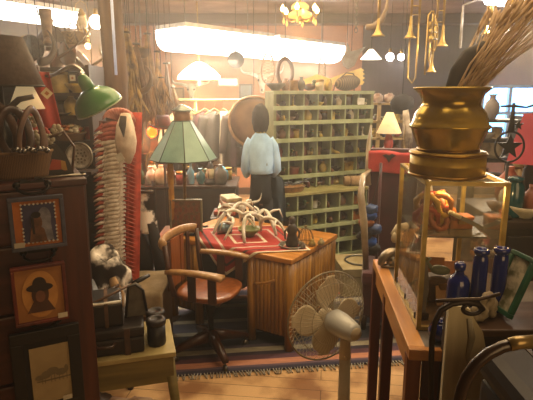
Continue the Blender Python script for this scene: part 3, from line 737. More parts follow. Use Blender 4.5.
# ================================================================ counter on the right with open legs
CZ = .95
q0 = G(408, 346, CZ); q1 = G(373, 259, CZ)
crz = math.atan2(-(q1.x-q0.x), (q1.y-q0.y)); CL = (q1-q0).length
cnt = thing('display_counter', 'narrow honey-wood display counter on dark red legs, running away beside the fan', 'counter', (q0.x, q0.y, 0), crz)
honey = wood('#dca05c', '#b87c40', .35, 4, 'y', coat=.2); redl = wood('#74301c', '#4c1c10', .4, coat=.2)
W = .72
obj('top_frame', B().span(0, .052, -.0, CL, CZ-.035, CZ, bev=.004), honey, cnt)
obj('top_panel', B().span(.052, W, .0, CL, CZ-.032, CZ-.004), mat('#7c7670', .5, c2='#625c56', sc=8), cnt)
obj('front_edge', B().span(.0, W, -.022, .0, CZ-.036, CZ+.0005, bev=.004), wood('#cc8c4c', '#a46c34', .35, 4, 'x'), cnt)
obj('end_panel', B().span(.045, W, -.012, .004, .1, CZ-.04), wood('#54200f', '#3d160a', .45, 4), cnt)
for x, y in ((.022, .0), (.03, CL*.62), (.022, CL-.03)):
    obj('leg', B().span(x-.022, x+.022, y-.0, y+.04, 0, CZ-.036, bev=.004), redl if y else wood('#8a4a1e', '#6a3414', .4), cnt)
for x, y in ((W-.03, .02), (W-.03, CL-.05)): obj('leg', B().span(x-.022, x+.022, y, y+.04, 0, CZ-.036, bev=.004), redl, cnt)
obj('side_rail', B().span(.012, .03, .05, CL-.03, CZ-.11, CZ-.04), honey, cnt)
CM = Matrix.Translation((q0.x, q0.y, 0)) @ Matrix.Rotation(crz, 4, 'Z')

# ---------------------------------------------------------------- brass-framed glass case
k0 = P(428, 183, 1.50); k1 = P(503, 178, 1.52); kb = P(400, 166, 1.88)
zt = (k0.z+kb.z)/2; gx0, gx1 = k0.x, k1.x; gd = 0.40
gold = mat('#cdb468', .35, .4, '#a88c44', sc=20)
case = thing('glass_case', 'tall brass-edged glass display case standing on the counter', 'display case', (gx0, 1.50, CZ), -.07)
w_, h_ = gx1-gx0, zt-CZ
cw0 = w_
fb = B()
for x in (0, w_):
    for y in (0, gd): fb.span(x-.007, x+.007, y-.007, y+.007, 0, h_)
for z in (.006, h_):
    for y in (0, gd): fb.span(-.007, w_+.007, y-.007, y+.007, z-.006, z+.006)
    for x in (0, w_): fb.span(x-.007, x+.007, 0, gd, z-.006, z+.006)
obj('brass_frame', fb, gold, case)
obj('case_floor', B().span(.006, w_-.006, .006, gd-.006, .0, .012), mat('#7c6038', .6), case)
def pane(p0, du, dv): return B().sheet(lambda u, v: Vector(p0)+Vector(du)*u+Vector(dv)*v, 1, 1)
for nm, bb in (('front_pane', pane((0, 0, .012), (w_, 0, 0), (0, 0, h_-.02))), ('rear_pane', pane((0, gd, .012), (w_, 0, 0), (0, 0, h_-.02))),
               ('side_pane', pane((0, 0, .012), (0, gd, 0), (0, 0, h_-.02))), ('side_pane', pane((w_, 0, .012), (0, gd, 0), (0, 0, h_-.02))), ('top_pane', pane((0, 0, h_), (w_, 0, 0), (0, gd, 0)))):
    obj(nm, bb, glass_mat('#fffaf0', .05), case)
SHZ = .20+.08
obj('glass_shelf', B().span(.008, w_-.008, .1, gd-.008, SHZ, SHZ+.006), mat('#5a5444', .2, c2='#3c382c', alpha=.75), case, label='dark tinted glass shelf')
CASEM = Matrix.Translation((gx0, 1.50, CZ)) @ Matrix.Rotation(-.07, 4, 'Z')
def cpt(u, v, z): return CASEM @ Vector((u*cw0, v*gd, z))
# ---------------------------------------------------------------- brass drum and spittoon on the case
dp = P(445, 176, 1.62); dr0 = S(35, 1.66, 170)
dz0 = CZ+h_+.0075
brg = mat('#a07a28', .28, .85, '#7c5a1a', sc=10, coat=.2)
dh = S(26, 1.66)*.90
dm = thing('brass_drum', 'low round brass drum with a middle seam, standing on the glass case', 'tin', (dp.x, 1.61, dz0))
obj('drum_wall', B().lathe([(.001, 0), (dr0, 0), (dr0, dh*.48), (dr0*1.008, dh*.5), (dr0, dh*.52), (dr0, dh), (.001, dh)], 48), mat('#c0a040', .4, .5, '#94782a', sc=14), dm)
for z in (.006, dh-.006): obj('rim', B().tube([(dr0*math.cos(a), dr0*math.sin(a), z) for a in [2*PI*k/48 for k in range(48)]], .005, 8, loop=True), brg, dm)
sp_ = thing('brass_spittoon', 'large shiny brass spittoon with a wide flared mouth, standing on the brass drum', 'spittoon', (dp.x-.002, 1.61, dz0+dh+.002))
u_ = S(1, 1.61, 120)*.93
prof = [(.001, 0), (31*u_, 0), (32*u_, 3*u_), (35.5*u_, 12*u_), (39.5*u_, 23*u_), (42*u_, 25*u_), (42*u_, 27*u_), (39.5*u_, 29*u_), (38.5*u_, 35*u_), (36*u_, 41*u_), (32*u_, 46*u_), (30*u_, 49*u_), (30.5*u_, 54*u_), (33.5*u_, 60*u_), (38*u_, 64*u_), (40.5*u_, 66*u_), (39.5*u_, 67*u_), (32*u_, 61*u_), (28*u_, 54*u_), (28*u_, 47*u_), (.001, 44*u_)]
obj('bowl', B().lathe(prof, 56), mat('#ccae4c', .2, .62, '#9c8430', sc=5), sp_)
obj('foot_ring', B().tube([(31.5*u_*math.cos(a), 31.5*u_*math.sin(a), .004) for a in [2*PI*k/48 for k in range(48)]], .005, 6, loop=True), brg, sp_)
SPT = Vector((dp.x, 1.61, dz0+dh+50*u_))
# wheat stems
rnd = random.Random(5); b = B()
def stem(b, x0, x1, z1, y1, r=.0018, head=True):
    p0 = SPT+Vector((x0, rnd.uniform(-.03, .03), 0)); p1 = SPT+Vector((x1, y1, z1)); md = (p0+p1)/2+Vector((rnd.uniform(-.01, .01), 0, rnd.uniform(0, .02)))
    b.tube([p0, md, p1], [r, r, r*.8], 4)
    if head:
        d = (p1-md).normalized(); L_ = rnd.uniform(.05, .08)
        b.tube([p1, p1+d*L_*.3, p1+d*L_*.8, p1+d*L_], [.002, .005, .004, .001], 6)
for k in range(85):
    f_ = rnd.random(); stem(b, -.02+.07*rnd.random(), .09+.22*f_**.8+rnd.uniform(-.02, .02), .14+.19*(1-abs(f_-.55))*rnd.uniform(.7, 1.1), rnd.uniform(-.05, .08), rnd.uniform(.0012, .0024))
o = obj('dried_wheat_bundle', b, mat('#c4ab88', .8, c2='#9c8058', sc=20)); o.location = (0, 0, 0)
tag(o, 'bundle of dried wheat and twigs fanning up to the right from the spittoon', 'dried wheat', kind='stuff')
pl0 = SPT+Vector((.0, .02, -.01))
o = obj('dark_plume', B().tube([(0, 0, 0), (.015, 0, .05), (.035, 0, .10), (.065, 0, .15), (.105, 0, .185), (.125, 0, .195)], [.012, .034, .044, .042, .024, .004], 12, flat=.35), mat('#1d1a18', .6, c2='#2c2622', sc=30)); o.location = pl0
tag(o, 'black rounded plume leaning right in the brass spittoon beside the wheat', 'feather')
# ================================================================ on the chest of drawers
def cpos(px, back=.15):
    """a point on the chest top under image column px, `back` metres behind its front edge"""
    p = DC - nrm*back
    h = HIT(px, 170, p, nrm); return Vector((h.x, h.y, DZ+.0005))
p = cpos(20, .13)
wk = mat('#7a5a32', .8, c2='#4a3218', sc=60, kind='wave', stretch=(1, 1, 2)); wk2 = mat('#8a6a40', .8, c2='#5a4020', sc=30)
multi('basket', 'chest', lambda: basket_parts(.115, .085, .095, .8, wk, wk2, False), 'wicker_basket', 'brown wicker basket full of leather tack on the reddish chest', 'basket', p, DRZ)
lea = mat('#4a3020', .45, c2='#2a1a10', sc=20, coat=.2); lea2 = mat('#6e5038', .5, c2='#46301e', sc=20)
for k, (dx, dz, r_, m_, lb) in enumerate(((-.06, .17, .06, lea2, 'worn tan leather strap loop standing in the basket left half'), (.0, .16, .05, lea, 'black leather strap loop in the middle of the basket'), (.055, .15, .055, lea2, 'brown leather strap loop leaning over the basket right rim'), (-.09, .20, .05, lea, 'large dark strap loop at the basket left end'))):
    b = B().tube([(r_*math.cos(a), .01*math.sin(2*a), r_*1.75*math.sin(a)) for a in [2*PI*q/28 for q in range(28)]], .015, 8, loop=True, flat=.5)
    b.tube([(0, 0, -r_*1.7), (.01, .01, -r_*2.0)], .012, 6)
    o = obj('leather_strap', b, m_); place(o, p+Vector((dx, .01*k-.02, dz)), .5*k+.2, 1, ry=.2*k-.3); tag(o, lb, 'strap', 'leather straps in the basket')
b = B().tube([(-.1, 0, 0), (-.04, .01, .09), (.03, 0, .15), (.08, -.01, .16)], [.013, .012, .011, .009], 8)
o = obj('wooden_tool_handle', b, mat('#6a625a', .5, c2='#4a443e')); place(o, p+Vector((-.02, .02, .13)), .3); tag(o, 'grey curved wooden tool handle rising from the wicker basket', 'handle')
b = B()
for k in range(9): b.blob((.012*k-.045, .01*math.sin(3*k), .004*math.cos(2*k)), (.010, .012, .010), sub=2)
o = obj('metal_bell_string', b, mat('#8e8c88', .25, .9)); place(o, p+Vector((.08, -.07, .108)), DRZ); tag(o, 'short string of small silver bells over the basket front rim', 'bells')
# dark ridge-topped saddle bag with orange pattern
p = cpos(53, .12)
b = B(); b.prism([(-.07, 0), (.075, 0), (.05, .075), (.02, .115), (-.02, .10)], .05)
t = thing('leather_bag', 'black triangular leather bag with an orange and red stitched flap, beside the wicker basket', 'bag', p, DRZ)
obj('body', b, mat('#1c1512', .45, c2='#100c0a'), t)
b = B(); b.mi = 0; b.prism([(-.015, .02), (.03, .02), (.045, .012), (.03, .055), (.0, .06)], .004, Matrix.Translation((0, -.004, 0))); b.mi = 1; b.prism([(.03, .02), (.05, .015), (.045, .05), (.03, .055)], .004, Matrix.Translation((0, -.006, 0)))
obj('flap', b, [mat('#b0452a', .6), mat('#b98a3a', .6)], t, label='orange and red stitched flap')
obj('carry_strap', B().tube([(.07, .02, .01), (.085, .02, .10), (.05, .02, .16), (.0, .02, .14)], .005, 6), lea2, t)
o = solid('tongs', 'a', lambda: B().tube([(-.08, 0, .004), (0, .006, .004), (.08, .02, .004)], .004, 6).tube([(-.08, .01, .004), (0, .012, .004), (.08, -.005, .004)], .004, 6).tube([(.08, .02, .004), (.095, .008, .004), (.08, -.005, .004)], .004, 6), mat('#a39a88', .3, .8), 'iron_tongs', 'bright metal tongs lying at the chest right front edge', 'tongs', cpos(58, .05), DRZ+.05)
# big dark lampshade lamp on the left, nearest
p = cpos(8, .26)
d_ = p.y; tz = P(5, 37, d_).z-DZ; bz = P(5, 86, d_).z-DZ
lamp = thing('table_lamp', 'table lamp with a wide dark brown shade and black urn base behind the wicker basket', 'lamp', p, 0)
rb_ = P(41, 86, d_).x-p.x; rt_ = P(20, 37, d_).x-p.x
obj('lamp_shade', B().loft([[(rb_*math.cos(a), rb_*math.sin(a), bz) for a in [2*PI*k/40 for k in range(40)]], [(rt_*math.cos(a), rt_*math.sin(a), tz) for a in [2*PI*k/40 for k in range(40)]]], caps=False), mat('#5c4c40', .8, c2='#4a3c32', sc=60), lamp, thick=.003)
obj('shade_trim', B().tube([(rb_*math.cos(a), rb_*math.sin(a), bz) for a in [2*PI*k/40 for k in range(40)]], .004, 6, loop=True), mat('#2a201a', .6), lamp)
obj('base', B().lathe([(.001, 0), (.06, 0), (.06, .02), (.03, .04), (.05, .10), (.055, .16), (.03, .22), (.014, .25), (.012, bz+.02), (.001, bz+.03)], 24), mat('#1a1614', .3, c2='#0f0c0b'), lamp)
# small cream lampshade with an orange-red base
p = cpos(33, .30); bz = P(33, 109, p.y).z-DZ; tz = P(33, 84, p.y).z-DZ
r1 = S(16, p.y); r2 = S(6, p.y)
lamp = thing('table_lamp', 'small lamp, cream cone shade on an orange-red base, beside the red shawl', 'lamp', p, 0)
obj('lamp_shade', B().loft([[(r1*math.cos(a), r1*math.sin(a), bz) for a in [2*PI*k/32 for k in range(32)]], [(r2*math.cos(a), r2*math.sin(a), tz) for a in [2*PI*k/32 for k in range(32)]]], caps=False), mat('#e2c79a', .7, c2='#cdb084', emit=.35, ec='#ffdca0'), lamp, thick=.003)
obj('base', B().lathe([(.001, 0), (.04, 0), (.045, .02), (.02, .04), (.035, .10), (.045, bz-.06), (.03, bz-.02), (.01, bz), (.008, bz+.03), (.001, bz+.03)], 24), mat('#a8401f', .4, c2='#7c2c14', sc=10), lamp)
# red shawl hanging behind, on a stand
p = cpos(47, .38); z1 = P(40, 72, p.y).z; z0 = P(50, 128, p.y).z
t = thing('coat_stand', 'thin dark wooden garment stand behind the small cream lamp', 'stand', p, DRZ)
obj('pole', B().cyl((0, 0, 0), (0, 0, z1-DZ+.02), .007, n=8), dk, t); obj('base', B().lathe([(.001, 0), (.05, 0), (.045, .012), (.001, .014)]), dk, t)
obj('cross_bar', B().tube([(-.05, 0, z1-DZ), (.05, 0, z1-DZ-.02)], .006, 6), dk, t)
def shf(u, v): return (-.045+.085*u+.03*v*u, .02*math.sin(9*u)+.01*math.sin(5*v)-.02, (z1-.0-(z1-z0)*v))
b = B().sheet(lambda u, v: (lambda q: (q[0], q[1], q[2]-DZ))(shf(u, v)), 20, 14)
t = thing('red_shawl', 'red shawl with cream diamond patches hanging behind the small cream lamp', 'shawl', p, DRZ)
obj('cloth', b, mat('#a83422', .85, c2='#80261a', sc=10), t, thick=.003)
b = B()
for x, z, s_ in ((.022, -.085, .024),):
    zz = z1-DZ+z; b.mi = 0; b.prism([(x-s_, zz), (x, zz+s_), (x+s_, zz), (x, zz-s_)], .002, Matrix.Translation((0, -.05, 0))); b.mi = 1; b.prism([(x-s_*.4, zz), (x, zz+s_*.4), (x+s_*.4, zz), (x, zz-s_*.4)], .002, Matrix.Translation((0, -.052, 0)))
obj('diamond_patches', b, [mat('#e0cfa4', .7), mat('#b06a3a', .7)], t)
# white crocheted flower bunch
p = cpos(50, .22); z = P(50, 133, p.y).z
t = thing('cloth_flowers', 'bunch of white and red cloth flowers on a dark stem above the leather bag', 'flowers', p, 0)
obj('stem', B().tube([(0, 0, 0), (.01, 0, (z-DZ)*.6), (0, 0, z-DZ)], .006, 6), mat('#3a2a1c', .6), t)
rnd = random.Random(8)
for k in range(9):
    c = Vector((rnd.uniform(-.055, .05), rnd.uniform(-.03, .03), z-DZ+rnd.uniform(-.045, .045))); b = B()
    for j in range(6):
        a = 2*PI*j/6; b.blob(c+Vector((.015*math.cos(a), -.006, .015*math.sin(a))), (.011, .006, .011), sub=1)
    b.blob(c+Vector((0, -.01, 0)), (.006, .006, .006), sub=1)
    obj('flower', b, mat('#d8cdb0', .8) if k % 3 else mat('#b8554a', .8), t)

# ================================================================ left shelf unit
SY = 3.32; SX0, SX1 = P(-30, 100, SY).x, P(91, 100, SY).x
sw = wood('#3a281c', '#24170f', .5)
su = thing('shelf_unit', 'tall dark open shelf unit crammed with jars, hats and curios behind the chest', 'shelves', (SX0, SY, 0))
wS = SX1-SX0
zs = [P(70, y, SY).z for y in (168, 141, 116, 93, 68)]
obj('back_board', B().span(0, wS, .30, .32, 0, zs[-1]+.02), mat('#241a14', .7, c2='#17100c'), su)
for x in (0, wS-.025): obj('side_panel', B().span(x, x+.025, 0, .30, 0, zs[-1]+.02), sw, su)
for z in zs + [.4, .75]: obj('shelf', B().span(.025, wS-.025, .01, .30, z-.02, z), sw, su)
def sh_at(px, i, dy=.12): return Vector((P(px, 100, SY+dy).x, SY+dy, zs[i]+.0005))
yel = mat('#c4a848', .5, c2='#7c6424', sc=12); yel2 = mat('#dcc070', .5, c2='#8c7434', sc=12); blk = mat('#1c1816', .6, c2='#2c2420', sc=20); ora = mat('#b06a34', .6, c2='#7c4420', sc=15)
crm = mat('#cbbd98', .6, c2='#9c8c68', sc=15); brn = mat('#5a3c26', .55, c2='#3a2414', sc=15); grn = mat('#4c6a3c', .4, c2='#2c4424'); red = mat('#9c3426', .6, c2='#6c2018', sc=15); blu = mat('#38507c', .5, c2='#24345c', sc=15); gry = mat('#6c6860', .5, c2='#48443e', sc=15); wht = mat('#d8d4c4', .6, c2='#b0a890', sc=15)
silv = mat('#9c9a92', .3, .8, '#6c6a64', sc=12); brs = mat('#b08c44', .3, .85, '#7c5e28', sc=12); teal = mat('#3c7c84', .35, c2='#24545c'); tan = mat('#a07c50', .65, c2='#745434', sc=20)
multi('tin', 'yel', lambda: tin_parts(yel2, yel), 'round_tin', 'mustard yellow round tin with matching lid on the dark shelf unit, under the white card', 'tin', sh_at(61, 3), .2, 1.25)
solid('vase', 'yel', vase_b, yel, 'pottery_vase', 'ochre pottery vase left of the mustard tin on the dark shelf unit', 'vase', sh_at(50, 3), 0, .8)
solid('bowl', 'yel', bowl_b, yel, 'pottery_bowl', 'wide yellow bowl on the second shelf right end of the dark unit', 'bowl', sh_at(79, 3), 0, 1.0)
multi('jug', 'yel', lambda: jug_parts(yel2, brn), 'stoneware_jug', 'small yellow stoneware jug above the shell basket on the dark shelf unit', 'jug', sh_at(71, 2), .4, .75)
multi('hat', 'blk', lambda: hat_parts(blk, brn), 'felt_hat', 'black felt hat on the dark shelf unit, left of the yellow jug', 'hat', sh_at(58, 2, .15), .3, .9)
solid('mug', 'grn', mug_b, grn, 'enamel_mug', 'green enamel mug beside the green shade on the dark shelf unit', 'mug', sh_at(84, 2), 0, 1)
multi('hat', 'blk2', lambda: hat_parts(mat('#15120f', .6), mat('#3a2a1c')), 'felt_hat', 'black wide-brimmed hat directly under the shell basket on the dark shelf unit', 'hat', sh_at(70, 0, .15), .1, 1.0)
bp = sh_at(67, 1, .06)
bk = multi('basket', 'shell', lambda: basket_parts(.105, .09, .05, 1, wk, wk2, False), 'shell_basket', 'shallow round basket heaped with cream and red shells on the dark shelf unit', 'basket', bp, 0)
rnd = random.Random(4)
for k in range(26):
    a = rnd.random()*2*PI; r_ = .085*rnd.random()**.5; zz = .055+.045*(1-(r_/.09)**2)
    m_ = (crm, crm, ora, red, wht)[k % 5]
    solid('shell', k % 5, lambda: B().blob((0, 0, 0), (.020, .015, .011), .35, 4, 2), m_, 'sea_shell', '%s sea shell heaped in the round basket' % ('cream', 'cream', 'orange', 'dark red', 'white')[k % 5], 'shell', bp+Vector((r_*math.cos(a), r_*math.sin(a)-.0, zz)), rnd.random()*3, rnd.uniform(.9, 1.3), 'shells in the round basket')
solid('mug', 'red', mug_b, red, 'enamel_mug', 'dull red enamel mug at the dark shelf unit right edge above the metal platter', 'mug', sh_at(88, 1), 0, 1)
# white card with a mark
o = obj('price_card', B().box((0, 0, .02), (.036, .003, .036)), wht); place(o, P(73, 84, SY+.02)); o.location.z = zs[3]+.075; tag(o, 'small white square price card above the yellow bowls on the shelf unit', 'card')
obj('printed_mark', B().disc(0, .02, .008, .008, -.003, .001), ora, o)
# round pressed metal platter
p = P(80, 156, 2.45); r_ = S(12.5, 2.45)
t = thing('round_platter', 'round pressed-metal platter with a bright rim, standing beside the chest', 'platter', (p.x, 2.45, p.z), 0, rx=PI/2-.08)
obj('plate', B().lathe([(.001, 0), (r_*.7, 0), (r_*.8, .01), (r_*.97, .014), (r_, .01), (r_*.7, -.005), (.001, -.005)], 36), mat('#dcd8cc', .5, 0, '#a8a498', sc=40, bump=.5), t)
obj('rim', B().tube([(r_*math.cos(a), r_*math.sin(a), .012) for a in [2*PI*k/40 for k in range(40)]], .006, 6, loop=True), mat('#a8a494', .3, .7), t)
b = B()
for rr, n_ in ((.25, 6), (.5, 10)):
    for k in range(n_): b.blob((rr*r_*math.cos(2*PI*k/n_), rr*r_*math.sin(2*PI*k/n_), .004), (.006, .006, .004), sub=1)
obj('embossed_studs', b, mat('#8c8876', .35, .7), t)
t2 = thing('platter_stand', 'slim dark wooden pedestal carrying the round metal platter', 'stand', (p.x-.02, 2.48, 0))
obj('pedestal', B().lathe([(.001, 0), (.10, 0), (.08, .03), (.02, .06), (.018, .6), (.026, p.z-r_-.06), (.05, p.z-r_-.03), (.001, p.z-r_-.028)], 20), sw, t2)
obj('ledge', B().span(-.07, .08, -.06, .05, p.z-r_-.028, p.z-r_-.012, bev=.003), sw, t2)

# ================================================================ green enamel gooseneck light
GY = 2.55
gp = P(99, 104, GY); ap = P(86, 79, GY)
gl = thing('gooseneck_lamp', 'green enamel dome lamp on a bent grey pipe above the feathered headdress', 'lamp', (gp.x, GY, gp.z))
axv = Vector((.42, .30, -1.0)).normalized()
Mg = Matrix.Translation(Vector((-.005, 0, -.004))) @ (-axv).to_track_quat('Z', 'Y').to_matrix().to_4x4()
R2 = S(23, GY)
gmat = mat('#3f8a3e', .3, c2='#337a34', sc=6, coat=.5)
obj('lamp_shade', B(Mg).lathe([(R2, -.015), (R2*.99, .0), (R2*.9, .03), (R2*.7, .058), (R2*.42, .078), (R2*.25, .09)], 40, caps=False), gmat, gl, thick=.004)
obj('rim', B(Mg).tube([(R2*math.cos(a), R2*math.sin(a), -.015) for a in [2*PI*k/40 for k in range(40)]], .004, 6, loop=True), mat('#b8c8a0', .3), gl)
obj('socket', B(Mg).lathe([(R2*.28, .085), (R2*.26, .13), (R2*.16, .16), (.001, .165)], 20), gmat, gl)
tp = Mg @ Vector((0, 0, .165)); off = Vector((gp.x, GY, gp.z))
ends = [tp] + [P(x, y, Y_)-off for x, y, Y_ in ((82, 71, GY+.02), (72, 66, GY+.06), (62, 70, GY+.12), (53, 75, GY+.22), (42, 76, GY+.34), (36, 76, SY+.0))]
b = B(); pts = []
for i in range(len(ends)-1):
    for q in range(4):
        t_ = q/4; p0 = ends[max(i-1, 0)]; p1 = ends[i]; p2 = ends[i+1]; p3 = ends[min(i+2, len(ends)-1)]
        pts.append(.5*((2*p1)+(p2-p0)*t_+(2*p0-5*p1+4*p2-p3)*t_*t_+(3*p1-p0-3*p2+p3)*t_**3))
pts.append(ends[-1]); b.tube(pts, .009, 8); obj('gooseneck_pipe', b, mat('#a39a92', .35, .6), gl)

# ================================================================ feathered headdress with trailers
HY = 3.15
hp = P(118, 108, HY)
hd = thing('feather_headdress', 'long feathered headdress with red and white trailers hanging from the rough wooden post', 'headdress', (hp.x, HY, hp.z), ry=.06)
redc = mat('#cc5440', .9, c2='#a03a2c', sc=20); fw = mat('#f4ece0', .9, c2='#c8baa8', sc=25, sheen=.3); pk = mat('#c06a58', .9, c2='#9a4436', sc=25)
L_ = hp.z-P(125, 286, HY).z
xs = lambda px: P(px-2, 150, HY).x-hp.x
x0, x1 = xs(131), xs(145)
obj('red_trailer', B().sheet(lambda u, v: (x0+(x1-x0)*u-.01*v, .02+.012*math.sin(8*u), -.02-L_*v), 10, 24), redc, hd, thick=.004)
rnd = random.Random(12)
n_ = 40
for k in range(n_):
    z = -.10-(L_-.1)*k/n_; dr_ = .004*math.sin(k)
    b = B(); xa = xs(130)+dr_; xb = xs(109-3*(k < 5))+rnd.uniform(-.008, .008)
    b.tube([(xa, 0, z+.006), ((xa+xb)/2, -.02, z-.002), (xb, -.012, z-.022)], [.014, .026, .016], 8, flat=.8)
    for j in range(7):
        q = .15+.13*j; xx = xa+(xb-xa)*q; b.tube([(xx, -.015, z), (xx-.008, -.03, z-.014-rnd.random()*.012), (xx-.016, -.03, z-.030)], [.006, .005, .001], 5)
    obj('white_feather', b, fw if k > 3 else pk, hd)
    b = B(); b.tube([(xs(129), -.012, z), (xs(136), -.028, z-.004), (xs(141.5)+dr_, -.02, z-.016)], [.008, .006, .002], 6, flat=.7)
    obj('red_feather', b, pk if k % 3 else redc, hd)
for k in range(36):
    z = hp.z-.0; zz = P(100, 128, HY).z-hp.z - (L_-.22)*k/36
    b = B(); xa = xs(112)+.006*math.sin(k*1.7); xb = xs(99)+rnd.uniform(-.01, .01)
    b.tube([(xa, .0, zz), ((xa+xb)/2, -.02, zz-.006), (xb, -.012, zz-.03)], [.012, .018, .004], 7, flat=.7)
    obj('side_feather', b, (redc, fw, pk, fw)[k % 4], hd)
obj('side_trailer', B().sheet(lambda u, v: (xs(103)+(xs(115)-xs(103))*u, .015+.01*math.sin(9*u), P(100, 122, HY).z-hp.z-(L_-.16)*v), 8, 20), mat('#6a3c34', .9, c2='#4a2a26', sc=12), hd, thick=.004)
b = B()
for k in range(26):
    a = PI*k/25; b.tube([(.02*math.cos(a)+xs(125), 0, -.07), (xs(125)+.08*math.cos(a), -.02-.02*(k % 2), -.05+.05*math.sin(a)), (xs(125)+.105*math.cos(a), -.03, -.08+.08*math.sin(a))], [.008, .012, .002], 6)
obj('crown_feathers', b, mat('#d09484', .9, c2='#a85c4c', sc=20), hd)
fm_ = P(141, 132, HY-.08)
hb = obj('fur_drop', B().tube([(xs(133), -.07, -.03), (xs(134), -.10, -.10), (xs(135), -.11, -.19), (xs(135), -.10, -.26), (xs(137), -.08, -.33)], [.03, .055, .068, .058, .012], 14, flat=.7), mat('#f2e6d6', .95, c2='#c4b09c', sc=14, bump=.6), hd)
obj('dark_feather_tip', B().tube([(xs(134), -.14, -.04), (xs(134), -.16, -.09), (xs(136), -.175, -.16)], [.02, .022, .002], 8, flat=.4), mat('#3a2a20', .8), hb)
o = obj('price_tag', B().prism([(-.028, 0), (.0, -.04), (.034, -.018), (.008, .022)], .002), wht, hd); o.location = P(122, 157, HY-.26)-Vector((hp.x, HY, hp.z)); o.location.z += .01; o['label'] = 'white paper price tag'

# rough post behind the headdress
po = thing('rough_post', 'rough barked tree-trunk post from floor to ceiling behind the headdress', 'post', (P(119, 150, HY+.17).x, HY+.17, 0))
b = B(); b.tube([(0, 0, 0), (.01, .01, .6), (-.01, 0, 1.2), (.005, 0, 1.8), (0, 0, 2.3), (.0, 0, ZC)], [.085, .075, .072, .07, .075, .08], 14)
for v in b.bm.verts: v.co += Vector((noise.noise(v.co*7), noise.noise(v.co*7+Vector((9, 0, 0))), 0))*.015
obj('trunk', b, mat('#6a5140', .8, c2='#3c2c20', sc=6, stretch=(3, 3, .5), bump=.5), po)
obj('peg', B().cyl((0, -.06, hp.z+.0), (0, -.2, hp.z+.02), .009, n=8), sw, po)
o = obj('pale_tube', B().cyl((P(114, 40, HY).x, HY-.0, P(114, 75, HY).z), (P(114, 40, HY).x, HY, ZC), .009, n=10), mat('#b8c4d0', .3, emit=.25, ec='#c8d8ff')); tag(o, 'pale blue-white glass tube hanging beside the rough post', 'tube')

# ---------------------------------------------------------------- hide chaps, on a stand
CY = 3.45; cp0 = P(150, 196, CY); zf = 0
ck = bpy.data.materials.get('x') or mat('#fff6ea', .9, c2='#191411', sc=7, contrast=.10, bump=.2); blkh = mat('#1d1713', .85, c2='#120e0b', sc=15)
z_of = lambda py: P(150, py, CY).z; x_of = lambda px: P(px, 230, CY).x-cp0.x
t = thing('cowhide_chaps', 'black and white cowhide chaps with wide dark legs, hanging beside the headdress', 'chaps', (cp0.x, CY, 0))
obj('hip_panel', B().sheet(lambda u, v: (x_of(137)+(x_of(156)-x_of(137))*u+.02*v*(u-.5), -.05*math.sin(PI*u), z_of(190)-(z_of(190)-z_of(232))*v), 14, 14), ck, t, thick=.012)
for nm, a_, c_, d_ in (('leg', (136, 143, 226), (134, 152, 255), (138, 151, 284)), ('leg', (147, 156, 222), (150, 163, 250), (155, 168, 280))):
    b = B(); rr = []
    for xa, xb, py in (a_, c_, d_):
        xm = (x_of(xa)+x_of(xb))/2; rr.append(oval((x_of(xb)-x_of(xa))/2, .06, z_of(py), n=16, x=xm))
    b.loft(rr); obj(nm, b, blkh, t)
obj('belt', B().tube([(x_of(138), -.03, z_of(191)), (0, -.07, z_of(190)), (x_of(156), -.03, z_of(191))], .012, 8), lea, t)
t2 = thing('garment_stand', 'dark wooden stand holding up the cowhide chaps', 'stand', (cp0.x, CY+.12, 0))
obj('pole', B().cyl((0, 0, 0), (0, 0, z_of(184)), .014, n=8), sw, t2); obj('base', B().lathe([(.001, 0), (.16, 0), (.15, .02), (.001, .022)]), sw, t2); obj('cross_bar', B().tube([(-.12, -.05, z_of(190)), (.12, -.05, z_of(190))], .01, 6), sw, t2)

# ---------------------------------------------------------------- draped low bench behind the cases
bz_ = P(150, 281, 3.15).z
t = thing('blanket_chest', 'low chest under a cream blanket, behind the dark cases', 'chest', (P(135, 290, 3.1).x, 3.12, 0))
obj('body', B().span(-.28, .20, -.16, .2, 0, bz_-.02, bev=.01), wood('#6a4c30', '#48321e'), t)
obj('blanket', B().sheet(lambda u, v: (-.295+.51*u, -.18+.40*v if v > .25 else -.18-.008*math.sin(14*u), bz_+.006*noise.noise(Vector((u*5, v*5, 0))) - (0 if v > .25 else (.25-v)*.65)), 26, 20), mat('#b5a284', .95, c2='#8c7a5c', sc=8), t, thick=.008)
# pinto hide saddle bag pile
p = P(108, 296, 2.75)
t = thing('pinto_hide_bundle', 'bulky bundle of brown and white pinto hide with a grey-blue fold, behind the black case', 'hide bundle', (p.x, 2.75, p.z-.05))
pin = mat('#d6cec0', .9, c2='#2a201b', sc=2.6, contrast=.10, bump=.2)
obj('hide', B().blob((-.02, 0, .14), (.16, .13, .20), .35, 2.2, 4, seed=3), mat('#f0e8dc', .9, c2='#241b17', sc=6, contrast=.12, bump=.2), t)
obj('grey_fold', B().tube([(-.05, -.13, .20), (-.02, -.15, .14), (-.04, -.15, .06), (.0, -.13, .0)], [.02, .04, .045, .02], 10, flat=.5), mat('#b4bcc8', .8, c2='#7c8490', sc=12), t, label='grey-blue leather fold')
obj('tan_flap', B().tube([(.06, -.09, .2), (.09, -.1, .1), (.085, -.1, .02)], [.02, .04, .03], 10, flat=.5), mat('#c2a078', .8, c2='#8a6844', sc=12), t)
obj('buckle_strap', B().tube([(.10, -.10, .16), (.02, -.17, .13), (.0, -.17, .04), (.05, -.15, -.02)], .008, 6), lea, t)
t = thing('wooden_stool', 'plain dark stool hidden under the pinto hide bundle', 'stool', (p.x, 2.75, 0))
obj('seat', B().span(-.15, .15, -.13, .13, p.z-.10, p.z-.05, bev=.01), sw, t)
for sx in (-.12, .12):
    for sy in (-.1, .1): obj('leg', B().cyl((sx*1.1, sy*1.1, 0), (sx, sy, p.z-.09), .018, n=8), sw, t)

